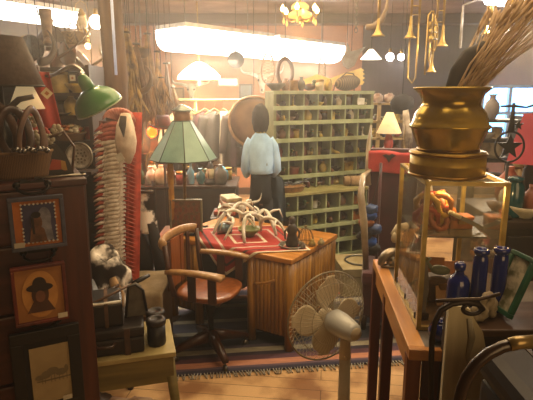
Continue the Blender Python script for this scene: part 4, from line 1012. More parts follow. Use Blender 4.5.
# ================================================================ olive bench with splayed legs and the dark cases
BZ = .60; e0 = G(176, 352, BZ); e1 = G(101, 362, BZ); e2 = G(163, 317, BZ)
brz = math.atan2(e0.y-e1.y, e0.x-e1.x)
bn = thing('olive_bench', 'low olive-painted work bench with splayed legs beside the chest', 'bench', (e0.x, e0.y, 0), brz)
oli = wood('#857540', '#5c5028', .5, 4, 'x'); WB = .50; DB = .34
obj('bench_top', B().span(-WB, 0, 0, DB, BZ-.022, BZ, bev=.004), mat('#b0a06a', .5, c2='#8a7a48', sc=6), bn)
obj('apron', B().span(-WB+.012, -.012, .004, .02, BZ-.14, BZ-.024), oli, bn)
for x, y, dx, dy in ((-.03, .03, .05, -.03), (-WB+.03, .03, -.04, -.03), (-.03, DB-.03, .05, .03), (-WB+.03, DB-.03, -.04, .03)): obj('leg', B().loft([[(x+dx+a*.018, y+dy+c*.018, 0) for a, c in ((-1, -1), (1, -1), (1, 1), (-1, 1))], [(x+a*.022, y+c*.022, BZ-.024) for a, c in ((-1, -1), (1, -1), (1, 1), (-1, 1))]]), oli, bn)
o = obj('folded_sheepskin', B().blob((0, 0, .10), (.19, .13, .10), .3, 3, 4), mat('#b09c84', .95, c2='#7a5c48', sc=7, bump=.4)); pb = P(128, 400, e0.y+.18); place(o, (pb.x, e0.y+.22, 0.005)); tag(o, 'pale fluffy sheepskin bundled on the floor under the olive bench', 'sheepskin')
BM = Matrix.Translation((e0.x, e0.y, 0)) @ Matrix.Rotation(brz, 4, 'Z')
bkl = mat('#171210', .5, c2='#0e0b09', sc=20, coat=.15); bkb = mat('#231813', .5, c2='#150e0b', sc=20)
q = BM @ Vector((-.26, .15, BZ+.0005)); hc = S(29, e0.y+.05)
t = thing('leather_case', 'dark brown leather case lying on the olive bench, under the black case', 'case', q, brz)
obj('body', B().span(-.19, .13, -.115, .12, 0, hc*.62, bev=.012), bkb, t); obj('lid', B().span(-.193, .133, -.118, .123, hc*.62+.002, hc, bev=.012), bkb, t)
for x in (-.12, .06): obj('strap', B().span(x-.012, x+.012, -.123, -.117, .0, hc, bev=.001), lea, t)
obj('handle', B().tube([(-.07, -.118, hc*.5), (-.06, -.145, hc*.48), (.0, -.145, hc*.48), (.01, -.118, hc*.5)], .007, 8), lea, t)
q2 = Vector((q.x, q.y, q.z+hc+.001)); h2 = S(26, e0.y)
t = thing('leather_case', 'black box camera case with white-flecked top, stacked on the brown case', 'case', q2, brz+.04)
obj('body', B().span(-.165, .045, -.09, .10, 0, h2, bev=.01), bkl, t); obj('strap', B().span(-.03, -.015, -.094, .102, 0, h2+.003), lea2, t)
obj('white_edge_trim', B().tube([(-.16, -.085, h2), (-.10, -.088, h2+.006), (-.05, -.086, h2+.002), (.04, -.085, h2+.004)], [.004, .008, .005, .007], 6), wht, t)
for k, (dx, dy, sc_, lb) in enumerate(((.150, -.03, 1, 'black cylindrical leather lens case at the bench right end, nearest the edge'), (.152, .07, .95, 'black cylindrical leather lens case behind its twin at the bench right end'))):
    q3 = BM @ Vector((-.26+dx+.035, .15+dy-.02, BZ+.0005)); H_ = S(30, e0.y)*sc_
    t = thing('lens_case', lb, 'case', q3, brz, 'cylindrical lens cases')
    obj('body', B().lathe([(.001, 0), (.038, 0), (.041, .008), (.040, H_*.8), (.001, H_*.8)], 26), bkl, t)
    obj('lid', B().lathe([(.043, H_*.78), (.044, H_*.95), (.038, H_), (.022, H_*1.0), (.020, H_*.97), (.001, H_*.97)], 26), bkb, t)
q4 = q2+Vector((.0, -.02, h2+.012))
o = thing('walking_stick', 'black-tipped stick lying slanted across the top of the black case', 'stick', q4, brz+.45, ry=-.22)
obj('shaft', B().tube([(-.13, 0, 0), (0, .0, 0), (.12, 0, 0)], .006, 8), lea2, o); obj('grip', B().tube([(.11, 0, 0), (.16, 0, .0), (.2, 0, .0)], [.009, .012, .008], 8), bkl, o)
q5 = q2+Vector((.085, .0, 0))
t = thing('photo_tripod_bag', 'grey canvas folded bag with dark edging, standing behind the lens cases', 'bag', (q5.x+.0, q5.y+.02, q.z+hc+.001), brz)
obj('canvas', B().prism([(-.03, 0), (.055, 0), (.06, .03), (.045, .13), (.02, .15), (-.015, .14)], .03), mat('#6a6252', .8, c2='#4a4438', sc=20), t)
obj('edging', B().tube([(-.03, -.003, 0), (-.012, -.003, .14), (.02, -.003, .15), (.05, -.003, .12), (.062, -.003, .02)], .006, 6), bkl, t)
b = B(); b.tube([(0, 0, 0), (-.03, 0, .02), (-.07, .0, .05), (-.10, 0, .045)], [.008, .01, .008, .004], 8); b.tube([(-.03, 0, .02), (-.05, -.01, -.01), (-.08, -.01, -.02)], [.007, .007, .003], 8)
o = obj('bone_trinket', b, mat('#c4b088', .6, c2='#8c7850')); place(o, q2+Vector((-.11, -.02, h2+.03)), brz); tag(o, 'forked bone-coloured trinket on the left of the black case top', 'trinket')

point('light_shelf_unit', P(84, 70, 2.75)+Vector((0, 0, .25)), 8, '#ffd49a', .08)  # added fill to lift the shelf wares and headdress, no fixture here
# ================================================================ pigeonhole cabinet
PA = P(275, 92, 4.65); PRZ = math.radians(24.7); PZ = PA.z; PWD = 1.08
pc_ = thing('pigeonhole_cabinet', 'tall sage-green pigeonhole cabinet with a ledge, its holes full of old wares', 'cabinet', (PA.x, 4.65, 0), PRZ)
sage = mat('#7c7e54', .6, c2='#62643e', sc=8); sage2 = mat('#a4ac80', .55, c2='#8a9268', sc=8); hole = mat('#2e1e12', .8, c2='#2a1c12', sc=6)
LZ = P(275, 194, 4.5).z; NC = 7; cw_ = PWD/NC
rows = [P(272, y, 4.65).z for y in (92, 107, 122, 140, 158.5, 177)] + [LZ]
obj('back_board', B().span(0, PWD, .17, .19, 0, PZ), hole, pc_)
for x in (0, PWD): obj('side_panel', B().span(x-.014, x+.014, 0, .19, LZ, PZ+.0), sage, pc_)
for i, z in enumerate(rows[:-1]):
    s_ = obj('shelf', B().span(0, PWD, .005, .17, z-.012, z), sage, pc_)
    obj('shelf_lip', B().span(-.014, PWD+.014, -.012, .004, z-(.03 if i else .02), z+.008, bev=.002), sage2, s_)
for j in range(1, NC):
    obj('divider', B().span(j*cw_-.006, j*cw_+.006, .01, .17, LZ, PZ-.012), sage2, pc_)
LDP = .20
lw = mat('#a39a64', .55, c2='#86804c', sc=8)
obj('ledge', B().span(-.03, PWD+.03, -LDP, .17, LZ-.028, LZ, bev=.004), lw, pc_)
obj('lower_side', B().span(-.02, .0, -LDP+.01, .19, 0, LZ-.03), mat('#7a6840', .6, c2='#5e5030', sc=6), pc_)
obj('lower_side', B().span(PWD, PWD+.02, -LDP+.01, .19, 0, LZ-.03), sage, pc_)
lr = [LZ-.03, LZ-.185, LZ-.34, LZ-.50, LZ-.66]
for z in lr[1:]:
    s_ = obj('shelf', B().span(0, PWD, -LDP+.03, .17, z-.012, z), sage, pc_)
    obj('shelf_lip', B().span(0, PWD, -LDP+.012, -LDP+.029, z-.028, z+.008, bev=.002), sage2, s_)
for j in range(1, NC): obj('divider', B().span(j*cw_-.006, j*cw_+.006, -LDP+.02, .17, .06, LZ-.03), sage2, pc_)
PM = Matrix.Translation((PA.x, 4.65, 0)) @ Matrix.Rotation(PRZ, 4, 'Z')
ORD = ['first', 'second', 'third', 'fourth', 'fifth', 'sixth', 'seventh']
cset = [('brown', mat('#7a5232', .55, c2='#54361e', sc=15)), ('orange-brown', mat('#a8622c', .55, c2='#74401c', sc=15)), ('tan', mat('#bc9460', .6, c2='#8c683c', sc=15)), ('black', blk), ('reddish', mat('#7c3a24', .55, c2='#4c2014', sc=15)), ('grey', gry), ('cream', crm), ('ochre', yel), ('brown', brn), ('tan', tan), ('dark brown', lea)]
def ware(kind, cn, m, label, loc, rz, s, group=None):
    if kind == 'shoe': return solid('shoe', cn, shoe_b, [m, blk], 'leather_shoe', label, 'shoe', loc, rz, s, group)
    if kind == 'boot': return multi('boot', cn, lambda: boot_parts(m, blk), 'leather_boot', label, 'boot', loc, rz, s, group)
    if kind == 'mug': return solid('mug', cn, mug_b, m, 'old_mug', label, 'mug', loc, rz, s, group)
    if kind == 'bowl': return solid('bowl', cn, bowl_b, m, 'small_bowl', label, 'bowl', loc, rz, s, group)
    if kind == 'vase': return solid('vase', cn, vase_b, m, 'small_vase', label, 'vase', loc, rz, s, group)
    if kind == 'pouch': return solid('pouch', cn, pouch_b, m, 'leather_pouch', label, 'pouch', loc, rz, s, group)
    if kind == 'candlestick': return solid('candlestick', cn, candlestick_b, m, 'candlestick', label, 'candlestick', loc, rz, s, group)
    if kind == 'jug': return multi('jug', cn, lambda: jug_parts(m, brn), 'stoneware_jug', label, 'jug', loc, rz, s, group)
    if kind == 'duck': return multi('duck', cn, lambda: duck_parts(m, grn), 'duck_decoy', label, 'duck decoy', loc, rz, s, group)
    if kind == 'roll': return multi('roll', cn, lambda: roll_parts(m, lea, .04, .10), 'rolled_cloth', label, 'cloth roll', loc, rz, s, group)
    if kind == 'tin': return multi('tin', cn, lambda: tin_parts(m, brs), 'lidded_tin', label, 'tin', loc, rz, s, group)
    if kind == 'box': return multi('box', cn, lambda: box_parts(m, brs, .12, .10, .09), 'small_box', label, 'box', loc, rz, s, group)
    if kind == 'basket': return multi('basketw', cn, lambda: basket_parts(.06, .055, .06, 1, m, wk2, False), 'small_basket', label, 'basket', loc, rz, s, group)
    if kind == 'bottle': return multi('bottle', cn, lambda: bottle_parts(m, brn), 'glass_bottle', label, 'bottle', loc, rz, s, group)
    if kind == 'lantern': return multi('lantern', cn, lambda: lantern_parts(m, crm), 'lantern', label, 'lantern', loc, rz, s, group)
kinds = ['shoe', 'pouch', 'duck', 'bowl', 'shoe', 'roll', 'mug', 'shoe', 'pouch', 'basket', 'box', 'jug', 'shoe', 'duck', 'candlestick', 'tin']
ksc = {'shoe': (.62, .75), 'pouch': (.95, 1.15), 'duck': (.6, .7), 'bowl': (.7, .8), 'roll': (.9, 1.0), 'mug': (.8, 1.0), 'basket': (.9, 1.05), 'box': (.8, .95), 'jug': (.52, .6), 'candlestick': (.6, .7), 'tin': (.75, .85), 'vase': (.5, .58)}
KN = {'shoe': 'leather shoe', 'pouch': 'drawstring pouch', 'duck': 'duck decoy', 'bowl': 'bowl', 'roll': 'rolled cloth', 'mug': 'mug', 'basket': 'little basket', 'box': 'little box', 'jug': 'stoneware jug', 'candlestick': 'candlestick', 'tin': 'lidded tin', 'vase': 'vase'}
rnd = random.Random(21); q = 0
for i in range(6):
    for j in range(NC):
        for side in ((0, 1) if (i*3+j*5) % 4 != 1 else (.5,)):
            k = kinds[(q*7+i) % len(kinds)]; cn, m = cset[(q*3+j+i) % len(cset)]; q += 1
            if side != .5 and k in ('roll',): k = 'pouch'
            if side != .5 and k in ('box', 'basket'): k = 'vase' if k == 'box' else 'mug'
            sc_ = rnd.uniform(*ksc[k])*(1.12 if side == .5 else .95)
            x = (j+.5)*cw_ if side == .5 else (j+.28+.44*side)*cw_
            p = PM @ Vector((x, .085 if i < 6 else 0, rows[i+1]+.0005))
            wh = '' if side == .5 else (' left half of the', ' right half of the')[side]
            lab = '%s %s in the%s %s hole of the %s row, green cabinet' % (cn, KN[k], wh.replace(' half of the', ' side,'), ORD[j], ('top', 'second', 'third', 'fourth', 'fifth', 'sixth')[i]) if wh else '%s %s alone in the %s hole of the %s row, green cabinet' % (cn, KN[k], ORD[j], ('top', 'second', 'third', 'fourth', 'fifth', 'sixth')[i])
            if i == 5 and j in (0, 1, 5, 6): continue
            ware(k, cn, m, lab, p, PRZ+rnd.uniform(-.5, .5)+(PI if k == 'shoe' and q % 2 else 0), sc_)
for i in range(3):
    for j in range(NC):
        k = kinds[(q*5+i) % len(kinds)]; cn, m = cset[(q*3+j+i+(4 if j > 3 else 0)) % len(cset)]; q += 1
        if (i, j) == (0, 2): k, cn, m = 'mug', 'white', wht
        sc_ = rnd.uniform(*ksc[k])*1.1
        p = PM @ Vector(((j+.5)*cw_, -LDP+.12, lr[i+1]+.0005))
        ware(k, cn, m, '%s %s in the %s hole of the %s row below the cabinet ledge' % (cn, KN[k], ORD[j], ('first', 'second', 'third')[i]), p, PRZ+rnd.uniform(-.5, .5), sc_)
# paper card on the top right hole
o = obj('paper_card', B().box((0, 0, 0), (.085, .002, .065)), wht); place(o, PM @ Vector((6.05*cw_, -.016, rows[1]+.045)), PRZ); tag(o, 'white paper card fixed over the top row near its right end', 'card')
# on the ledge
p = PM @ Vector((.13, -.09, LZ+.0005))
multi('basket', 'ledge', lambda: basket_parts(.14, .09, .05, 1, mat('#a07440', .7, c2='#7c5428', sc=40), wk2, False), 'woven_tray', 'shallow tan woven tray of silvery fish-like spoons on the cabinet ledge left end', 'tray', p, PRZ)
for k in range(6):
    solid('spoon', 'a', lambda: B().blob((0, 0, 0), (.022, .045, .01), sub=3).tube([(0, .04, 0), (0, .09, .012), (0, .13, .01)], .005, 6), mat('#8c9298', .3, .75, '#5c6268', sc=12), 'silver_spoon', 'silvery spoon jumbled in the shallow tan tray on the cabinet ledge', 'spoon', p+Vector((-.07+.028*k, -.02+.02*(k % 2), .066+.012*(k % 3))), PRZ+1.1+.7*k, 1, 'spoons in the ledge tray', rx=.15)
p = PM @ Vector((.86, -.09, LZ+.0005))
multi('roll', 'ledge', lambda: roll_parts(mat('#c0a47c', .8, c2='#8c6c48', sc=10), lea, .05, .24), 'rolled_blanket', 'thick tan rolled blanket tied with straps on the cabinet ledge right end', 'blanket', p, PRZ-.3, 1)
solid('cloth', 't', lambda: B().blob((0, 0, .02), (.07, .05, .025), .4, 3, 3), mat('#2c8090', .8), 'teal_cloth', 'small crumpled teal cloth behind the rolled blanket on the ledge', 'cloth', PM @ Vector((.88, .07, LZ+.0005)), 0)
solid('hat', 'ledge2', lambda: B().lathe([(.001, 0), (.05, 0), (.055, .05), (.03, .075), (.001, .08)]), brn, 'leather_hat', 'brown leather cap right of the rolled blanket on the ledge', 'cap', PM @ Vector((1.05, -.05, LZ+.0005)), 0)

# ---------------------------------------------------------------- on top of the pigeonhole cabinet
mX = 0
def ptop(x, y=.09): return PM @ Vector((x, y, PZ+.0005))
# top board
obj('top_board', B().span(-.02, PWD+.02, -.014, .25, PZ+.0, PZ+.012), sage2, pc_)
tops = [(.05, 'bowl', 'grey', gry, 1.1), (.15, 'jug', 'brown', brn, .6), (.24, 'mug', 'tan', tan, 1.1), (.32, 'vase', 'grey', gry, .7), (.41, 'duck', 'brown', brn, .8), (.52, 'tin', 'cream', crm, .9), (.62, 'jug', 'ochre', yel, .6)]
for x, k, cn, m, s_ in tops:
    p = ptop(x); p.z += .0125
    ware(k, cn, m, '%s %s standing on top of the green pigeonhole cabinet' % (cn, KN[k]), p, PRZ+.3, s_)
p = ptop(.84); p.z += .0125
t = thing('gourd_basket', 'football-shaped striped dark basket lying on the cabinet top right part', 'basket', p, PRZ)
obj('body', B().blob((0, 0, .075), (.14, .09, .075), .03, 9, 3, Matrix.Rotation(-.12, 3, 'Y')), mat('#7c6a50', .7, c2='#2c241c', sc=16, kind='check', contrast=.3), t)
obj('handle', B().tube([(-.1, -.02, .12), (-.04, -.03, .17), (.04, -.03, .165), (.1, -.02, .1)], .006, 6), lea, t)
p = ptop(.68, .24); p.z += .0125
t = thing('stretched_hide', 'wide yellow jagged-edged stretched hide propped up above the cabinet top', 'hide', p, PRZ)
poly = [(-.28, .03), (-.1, .02), (.15, .07), (.44, .06), (.47, .09), (.44, .11), (.475, .13), (.44, .15), (.47, .17), (.44, .19), (.46, .21), (.42, .23), (.2, .17), (.05, .12), (-.1, .16), (-.3, .09)]
obj('hide', B().prism(poly, .006), mat('#d8b45c', .7, c2='#b08a3c', sc=8, emit=.25, ec='#ffdf8c'), t)  # emission stands in for the yellow light falling on the hide
obj('prop_stick', B().tube([(.1, .01, 0), (.13, .01, .12)], .006, 6), sw, t); obj('prop_stick', B().tube([(.35, .01, 0), (.36, .01, .15)], .006, 6), sw, t)
# hanging grey ray-shaped ornament
p = P(349, 58, 4.9)
t = thing('hanging_star_ornament', 'grey winged ornament hanging on two cords above the cabinet', 'ornament', p, .3)
obj('body', B().prism([(-.07, .0), (-.03, .05), (-.02, .14), (.02, .06), (.1, .08), (.18, .11), (.1, .02), (.06, -.07), (.0, -.1), (-.05, -.07)], .02), mat('#8c857c', .5, c2='#6a6258', sc=12), t)
for x in (-.02, .03): obj('cord', B().cyl((x, .01, .06), (x, .01, ZC-p.z), .0025, n=5), bkl, t)
p = P(371, 56, 5.0); t = thing('cone_lampshade', 'small lit white cone lampshade hanging right of the grey winged ornament', 'lamp', p)
obj('shade', B().loft([oval(.10, .10, -.03, n=24), oval(.02, .02, .06, n=24)], caps=False), emis('#fff2dc', 4), t, thick=.003); obj('cord', B().cyl((0, 0, .06), (0, 0, ZC-p.z), .003, n=5), bkl, t)

# ---------------------------------------------------------------- rack right of the cabinet
RY = 5.25; rp0 = P(372, 103, RY); rw = P(408, 103, RY).x-rp0.x; rpw = wood('#b09460', '#8c7040', .5)
t = thing('open_rack', 'cream-coloured open wooden rack right of the pigeonhole cabinet', 'rack', (rp0.x, RY, 0), 0)
rz_ = [P(380, y, RY).z for y in (103, 121, 138, 155, 178)]
for x in (P(379, 120, RY).x-rp0.x, rw): obj('post', B().span(x-.018, x+.018, 0, .03, 0, rz_[0]), rpw, t)
for z in rz_: obj('shelf', B().span(0, rw+.02, 0, .28, z-.02, z), rpw, t)
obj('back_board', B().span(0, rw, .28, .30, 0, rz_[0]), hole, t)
rnd = random.Random(31)
for i in range(1, 5):
    for j in range(3):
        k = ['mug', 'tin', 'vase', 'duck', 'jug', 'bowl', 'pouch'][(i*3+j*2) % 7]; cn, m = [('red', red), ('white', wht), ('brown', brn), ('green', grn), ('ochre', yel), ('blue', blu)][(i*2+j) % 6]
        ware(k, cn, m, '%s %s on the %s shelf of the cream rack, %s' % (cn, KN[k], ('', 'top inner', 'second inner', 'third inner', 'lowest')[i], ('beside the green cabinet', 'in the middle', 'nearest the glass case')[j]), Vector((rp0.x+rw*(.16+.33*j), RY+.12, rz_[i]+.0005)), rnd.random(), ksc[k][0]*.95)
for k, (x, lb) in enumerate(((.08, 'left white flower-like skull ornament on top of the cream rack'), (.20, 'right white flower-like skull ornament on top of the cream rack'))):
    solid('orn', k, lambda: B().blob((0, 0, .05), (.05, .04, .045), .5, 3, 3, seed=k), mat('#d8ccb8', .6, c2='#8c5c44', sc=8), 'bone_ornament', lb, 'ornament', Vector((rp0.x+x, RY+.1, rz_[0]+.0005)))
# black cap with a pale horsetail hanging on a post
p = P(402, 104, 4.4)
t = thing('horsetail_cap', 'black fur cap with a long whitish horsetail, hanging before the cream rack', 'cap', p)
obj('cap', B().blob((0, 0, 0), (.10, .09, .085), .2, 4, 3), mat('#171412', .9), t)
b = B(); rnd = random.Random(6)
for k in range(16): x = .02+rnd.uniform(-.03, .05); b.tube([(x*.5, -.06, -.03), (x, -.08, -.16), (x*1.4+rnd.uniform(-.02, .02), -.07, -.34-rnd.random()*.08)], [.010, .008, .002], 5)
obj('tail', b, mat('#b4a48c', .9, c2='#7c6c58', sc=20), t); obj('cord', B().cyl((0, 0, .05), (0, 0, ZC-p.z), .003, n=5), bkl, t)
p = P(389, 133, 4.7)
t = thing('table_lamp', 'small lamp with a cream cone shade on a red base beside the cream rack', 'lamp', (p.x, 4.7, 0))
obj('lamp_shade', B().loft([oval(.115, .115, p.z, n=28), oval(.03, .03, p.z+.19, n=28)], caps=False), mat('#e8d39c', .7, emit=.7, ec='#ffe0a0'), t, thick=.003)
obj('base', B().lathe([(.001, .62), (.06, .62), (.04, .66), (.02, p.z-.2), (.045, p.z-.1), (.03, p.z-.02), (.008, p.z), (.008, p.z+.1), (.001, p.z+.1)], 20), red, t)
tt = thing('lamp_table', 'small round dark table carrying the cream cone lamp', 'table', (p.x, 4.7, 0))
obj('table_top', B().lathe([(.001, .60), (.17, .60), (.17, .62), (.001, .62)], 28), sw, tt); obj('pedestal', B().lathe([(.001, 0), (.14, 0), (.12, .02), (.025, .06), (.025, .60), (.001, .60)], 20), sw, tt)

# ---------------------------------------------------------------- tall velvet chair with horn arms
VY = 3.75; vp = P(386, 160, VY)
mar = mat('#4c1218', .9, c2='#34090e', sc=8, sheen=.4); rdv = mat('#c43228', .85, c2='#9c241e', sc=8, sheen=.3)
t = thing('velvet_chair', 'tall dark maroon velvet armchair with pale curved horn arms, behind the counter', 'chair', (vp.x+.02, VY, 0), math.radians(-12))
zt_ = P(392, 172, VY).z
obj('back_panel', B().span(-.14, .22, -.03, .04, .42, zt_+.18, bev=.02), mar, t); obj('seat', B().span(-.16, .24, -.45, -.03, .36, .46, bev=.03), mar, t)
obj('skirt', B().span(-.15, .23, -.43, .03, .12, .37, bev=.01), mar, t)
for x in (-.13, .21):
    for y in (-.41, .0): obj('leg', B().cyl((x, y, 0), (x, y, .13), .018, .022, n=10), sw, t)
hornm = mat('#b8a88a', .35, c2='#7c6a50', sc=6, coat=.3)
for sx, x in ((-1, -.13), (1, .22)):
    obj('horn_arm', B().tube([(x+sx*.0, -.07, zt_+.02), (x+sx*.05, -.22, zt_+.0), (x+sx*.06, -.34, zt_-.12), (x+sx*.03, -.38, zt_-.30), (x, -.36, .46)], [.010, .02, .026, .026, .02], 12), hornm, t)
obj('horn_finial', B().tube([(-.14, 0, zt_+.35), (-.155, -.01, zt_+.2), (-.15, -.04, zt_+.0), (-.14, -.04, zt_-.1)], [.008, .016, .02, .02], 10), hornm, t)
t = thing('red_blanket', 'bright red folded blanket with a dark winged emblem over the velvet chair back', 'blanket', (vp.x+.02, VY, 0), math.radians(-12))
bz0, bz1 = P(392, 172, VY).z, P(392, 150, VY).z
def rbl(u, v):
    w_ = v*2-1; y = -.05 if v < .45 else (.06 if v > .55 else -.05+.11*(v-.45)/.1)
    z = bz0+(bz1-bz0)*(v/.5 if v < .5 else (1-v)/.5)
    return (-.15+.38*u, y+.006*math.sin(12*u), z+.006*math.sin(7*u))
obj('cloth', B().sheet(rbl, 20, 30), rdv, t, thick=.008)
zc_ = (bz0+bz1)/2+.03
obj('winged_emblem', B().prism([(-.05, zc_+.02), (-.02, zc_+.03), (0, zc_+.02), (.02, zc_+.035), (.05, zc_+.02), (.02, zc_), (0, zc_-.035), (-.02, zc_)], .004, Matrix.Translation((0, -.068, 0))), mat('#2c1814', .7), t)
# blue and orange cloth hanging at the chair
p = P(371, 207, 3.6)
t = thing('patterned_scarf', 'bunched blue, orange and black scarf hanging left of the velvet chair', 'scarf', p)
rnd = random.Random(9)
for k in range(7):
    b = B(); x = rnd.uniform(-.04, .04); z = -.04*k
    b.blob((x, 0, z*1.25-.02), (.055, .035, .042), .4, 4, 3, seed=k)
    obj('fold', b, (blu, mat('#1f4fa0', .8), ora, blu, blk, mat('#1f4fa0', .8), blk)[k], t)
obj('cord', B().tube([(0, 0, 0), (.04, .02, .15), (.07, .03, .30)], .004, 5), bkl, t)
t2 = thing('hall_stand', 'thin dark hall stand holding the patterned scarf', 'stand', (p.x+.07, p.y+.05, 0))
obj('pole', B().cyl((0, 0, 0), (0, 0, p.z+.32), .011, n=8), mar, t2); obj('base', B().lathe([(.001, 0), (.12, 0), (.1, .02), (.001, .022)]), mar, t2)
g = G(358, 262, 0); g.x, g.y
o = obj('metal_hoop', B().tube([(.13*math.cos(a), .13*math.sin(a), 0) for a in [2*PI*k/40 for k in range(40)]], .008, 8, loop=True), silv); g = G(360, 262, .25); place(o, (g.x, g.y, .02+.25)); tag(o, 'thin grey metal hoop lying on the small crate behind the desk', 'hoop')
multi('box', 'crate', lambda: box_parts(mat('#b0a078', .6, c2='#8c7c54', sc=6), brs, .40, .40, .26), 'low_crate', 'low pale wooden crate under the metal hoop, behind the desk', 'crate', (g.x, g.y, 0), .1)

# ================================================================ clothed mannequin, seen from behind
MY = 4.25; mp_ = P(259, 180, MY); MX = mp_.x
MX += .015
man = thing('mannequin', 'dark-haired mannequin in a pale denim shirt and dark trousers, its back turned', 'mannequin', (MX, MY, 0), .08, s=(.63, .8, 1))
hz = P(258, 106, MY).z
k_ = hz/1.60
sk = [((0, 0, .86), .11), ((0, .0, 1.0), .10), ((0, .01, 1.18), .115), ((0, 0, 1.30), .09), ((0, .01, 1.38), .045), ((0, .02, 1.42), .05), ((0, .03, 1.50), .075), ((0, .02, 1.56), .05)]
verts = [Vector(p)*k_ for p, r in sk]; rad = [r*k_ for p, r in sk]; edges = [(i, i+1) for i in range(len(sk)-1)]
for sx in (-1, 1):
    base = len(verts)
    for p, r in (((sx*.13, 0, 1.29), .05), ((sx*.18, .0, 1.18), .04), ((sx*.20, -.005, 1.07), .034), ((sx*.15, .13, 1.03), .026), ((sx*.13, .17, 1.02), .028)): verts.append(Vector(p)*k_); rad.append(r*k_)
    edges.append((3, base)); edges += [(base+i, base+i+1) for i in range(4)]
    h = base+4
    for f_ in range(4):
        b0 = len(verts); y = .03+.014*f_; verts.append(Vector((sx*(.10-.002*f_), .185, 1.035-.013*f_))*k_); rad.append(.009); verts.append(Vector((sx*(.06+.004*abs(f_-1.5)), .18, 1.03-.014*f_))*k_); rad.append(.007); edges += [(h, b0), (b0, b0+1)]
    b0 = len(verts); verts.append(Vector((sx*.12, .165, 1.05))*k_); rad.append(.009); verts.append(Vector((sx*.095, .16, 1.065))*k_); rad.append(.008); edges += [(h, b0), (b0, b0+1)]
    base = len(verts)
    for p, r in (((sx*.08, 0, .80), .085), ((sx*.09, .01, .45), .055), ((sx*.09, -.01, .10), .038), ((sx*.09, .0, .05), .04), ((sx*.09, .11, .03), .03)): verts.append(Vector(p)*k_); rad.append(r*k_)
    edges.append((0, base)); edges += [(base+i, base+i+1) for i in range(4)]
me = bpy.data.meshes.new('body'); me.from_pydata(verts, edges, []); me.materials.append(mat('#b08060', .55, c2='#9c6c50'))
bo = bpy.data.objects.new('body', me); COL.objects.link(bo); bo.parent = man
md = bo.modifiers.new('skin', 'SKIN'); me.skin_vertices.new() if not me.skin_vertices else None
for i, v in enumerate(me.skin_vertices[0].data): v.radius = (rad[i], rad[i]*.85); v.use_root = (i == 0)
ms = bo.modifiers.new('sub', 'SUBSURF'); ms.levels = 1; ms.render_levels = 1
den = mat('#b8dcff', .8, c2='#8cb4dc', sc=5, bump=.15); jn = mat('#22252c', .85, c2='#171a20', sc=10)
b = B(); b.loft([oval(w*k_, d*k_, z*k_, n=24, sq=.85) for z, w, d in ((1.035, .17, .14), (1.08, .165, .135), (1.14, .17, .13), (1.22, .178, .12), (1.30, .165, .10), (1.355, .10, .07), (1.375, .06, .06))], caps=False)
for v in b.bm.verts: v.co.y += .008*math.sin(v.co.x*60+v.co.z*12); v.co.x += .006*math.sin(v.co.z*40)
shirt = obj('shirt', b, den, man, label='pale washed denim shirt', thick=.006)
for sx in (-1, 1):
    s_ = B(); s_.tube([Vector(p)*k_ for p in ((sx*.13, 0, 1.315), (sx*.175, 0, 1.25), (sx*.205, -.01, 1.15), (sx*.215, -.01, 1.07), (sx*.19, .06, 1.03), (sx*.16, .12, 1.03))], [.05, .066, .064, .062, .052, .042], 14)
    for v in s_.bm.verts: v.co.x += .005*math.sin(v.co.z*55)
    obj('sleeve', s_, den, shirt)
obj('collar', B().loft([oval(.075*k_, .07*k_, 1.35*k_, n=20, y=.01), oval(.068*k_, .062*k_, 1.39*k_, n=20, y=.01)], caps=False), den, shirt, thick=.008)
for x in (-.04, .07): obj('shirt_pocket_mark', B().box((x, -.128, 1.12*k_), (.014, .004, .02)), mat('#6c7c8c', .8), shirt)
obj('neck_scarf', B().tube([(.06*math.cos(a)*k_, .062*math.sin(a)*k_+.01, 1.395*k_+.008*math.sin(a)) for a in [2*PI*k/20 for k in range(20)]], .017, 8, loop=True), mat('#b8a050', .8, c2='#8c7834', sc=15), man, label='mustard yellow neck scarf')
b = B(); b.blob(Vector((0, .01, 1.485))*k_, (.115, .115, .135), .10, 5, 4)
obj('hair', b, mat('#15110f', .8, c2='#241c18', sc=20, stretch=(6, 6, 1), bump=.4), man, label='straight black collar-length hair')
b = B()
for v_ in [0]:
    b.loft([oval(w*k_, d*k_, z*k_, n=20, sq=.9) for z, w, d in ((1.04, .135, .11), (.94, .14, .115), (.86, .15, .125), (.78, .155, .12))], caps=False)
for sx in (-1, 1): b.loft([oval(w*k_, w*k_*1.05, z*k_, n=16, x=sx*.082*k_) for z, w in ((.80, .088), (.6, .082), (.4, .072), (.08, .062))])
obj('trousers', b, jn, man, thick=.004)
for sx in (-1, 1):
    sb = shoe_b(); 
    for v in sb.bm.verts: v.co.y += .04; v.co.x = v.co.x*1.4+sx*.09*k_; v.co.z *= 1.2
    obj('shoe', sb, [brn, blk], man)
# denim jacket hanging from her side towards the cabinet
p = P(272, 176, 4.28)
t = multi('garment', 'jk', lambda: garment_parts(mat('#2c3c48', .8, c2='#1a2630', sc=8), sw, .22, .40, 2, False), 'dark_jacket', 'dark blue-grey jacket hanging between the mannequin and the green cabinet', 'jacket', (p.x+.0, 4.45, p.z-.02), .2)
t2 = thing('hook_rail', 'short iron hook fixed on the green cabinet side, holding the dark jacket', 'hook', (p.x, 4.45, p.z+.08)); obj('hook', B().tube([(0, 0, 0), (.0, .03, .02), (.05, .1, .03)], .005, 6), blk, t2)

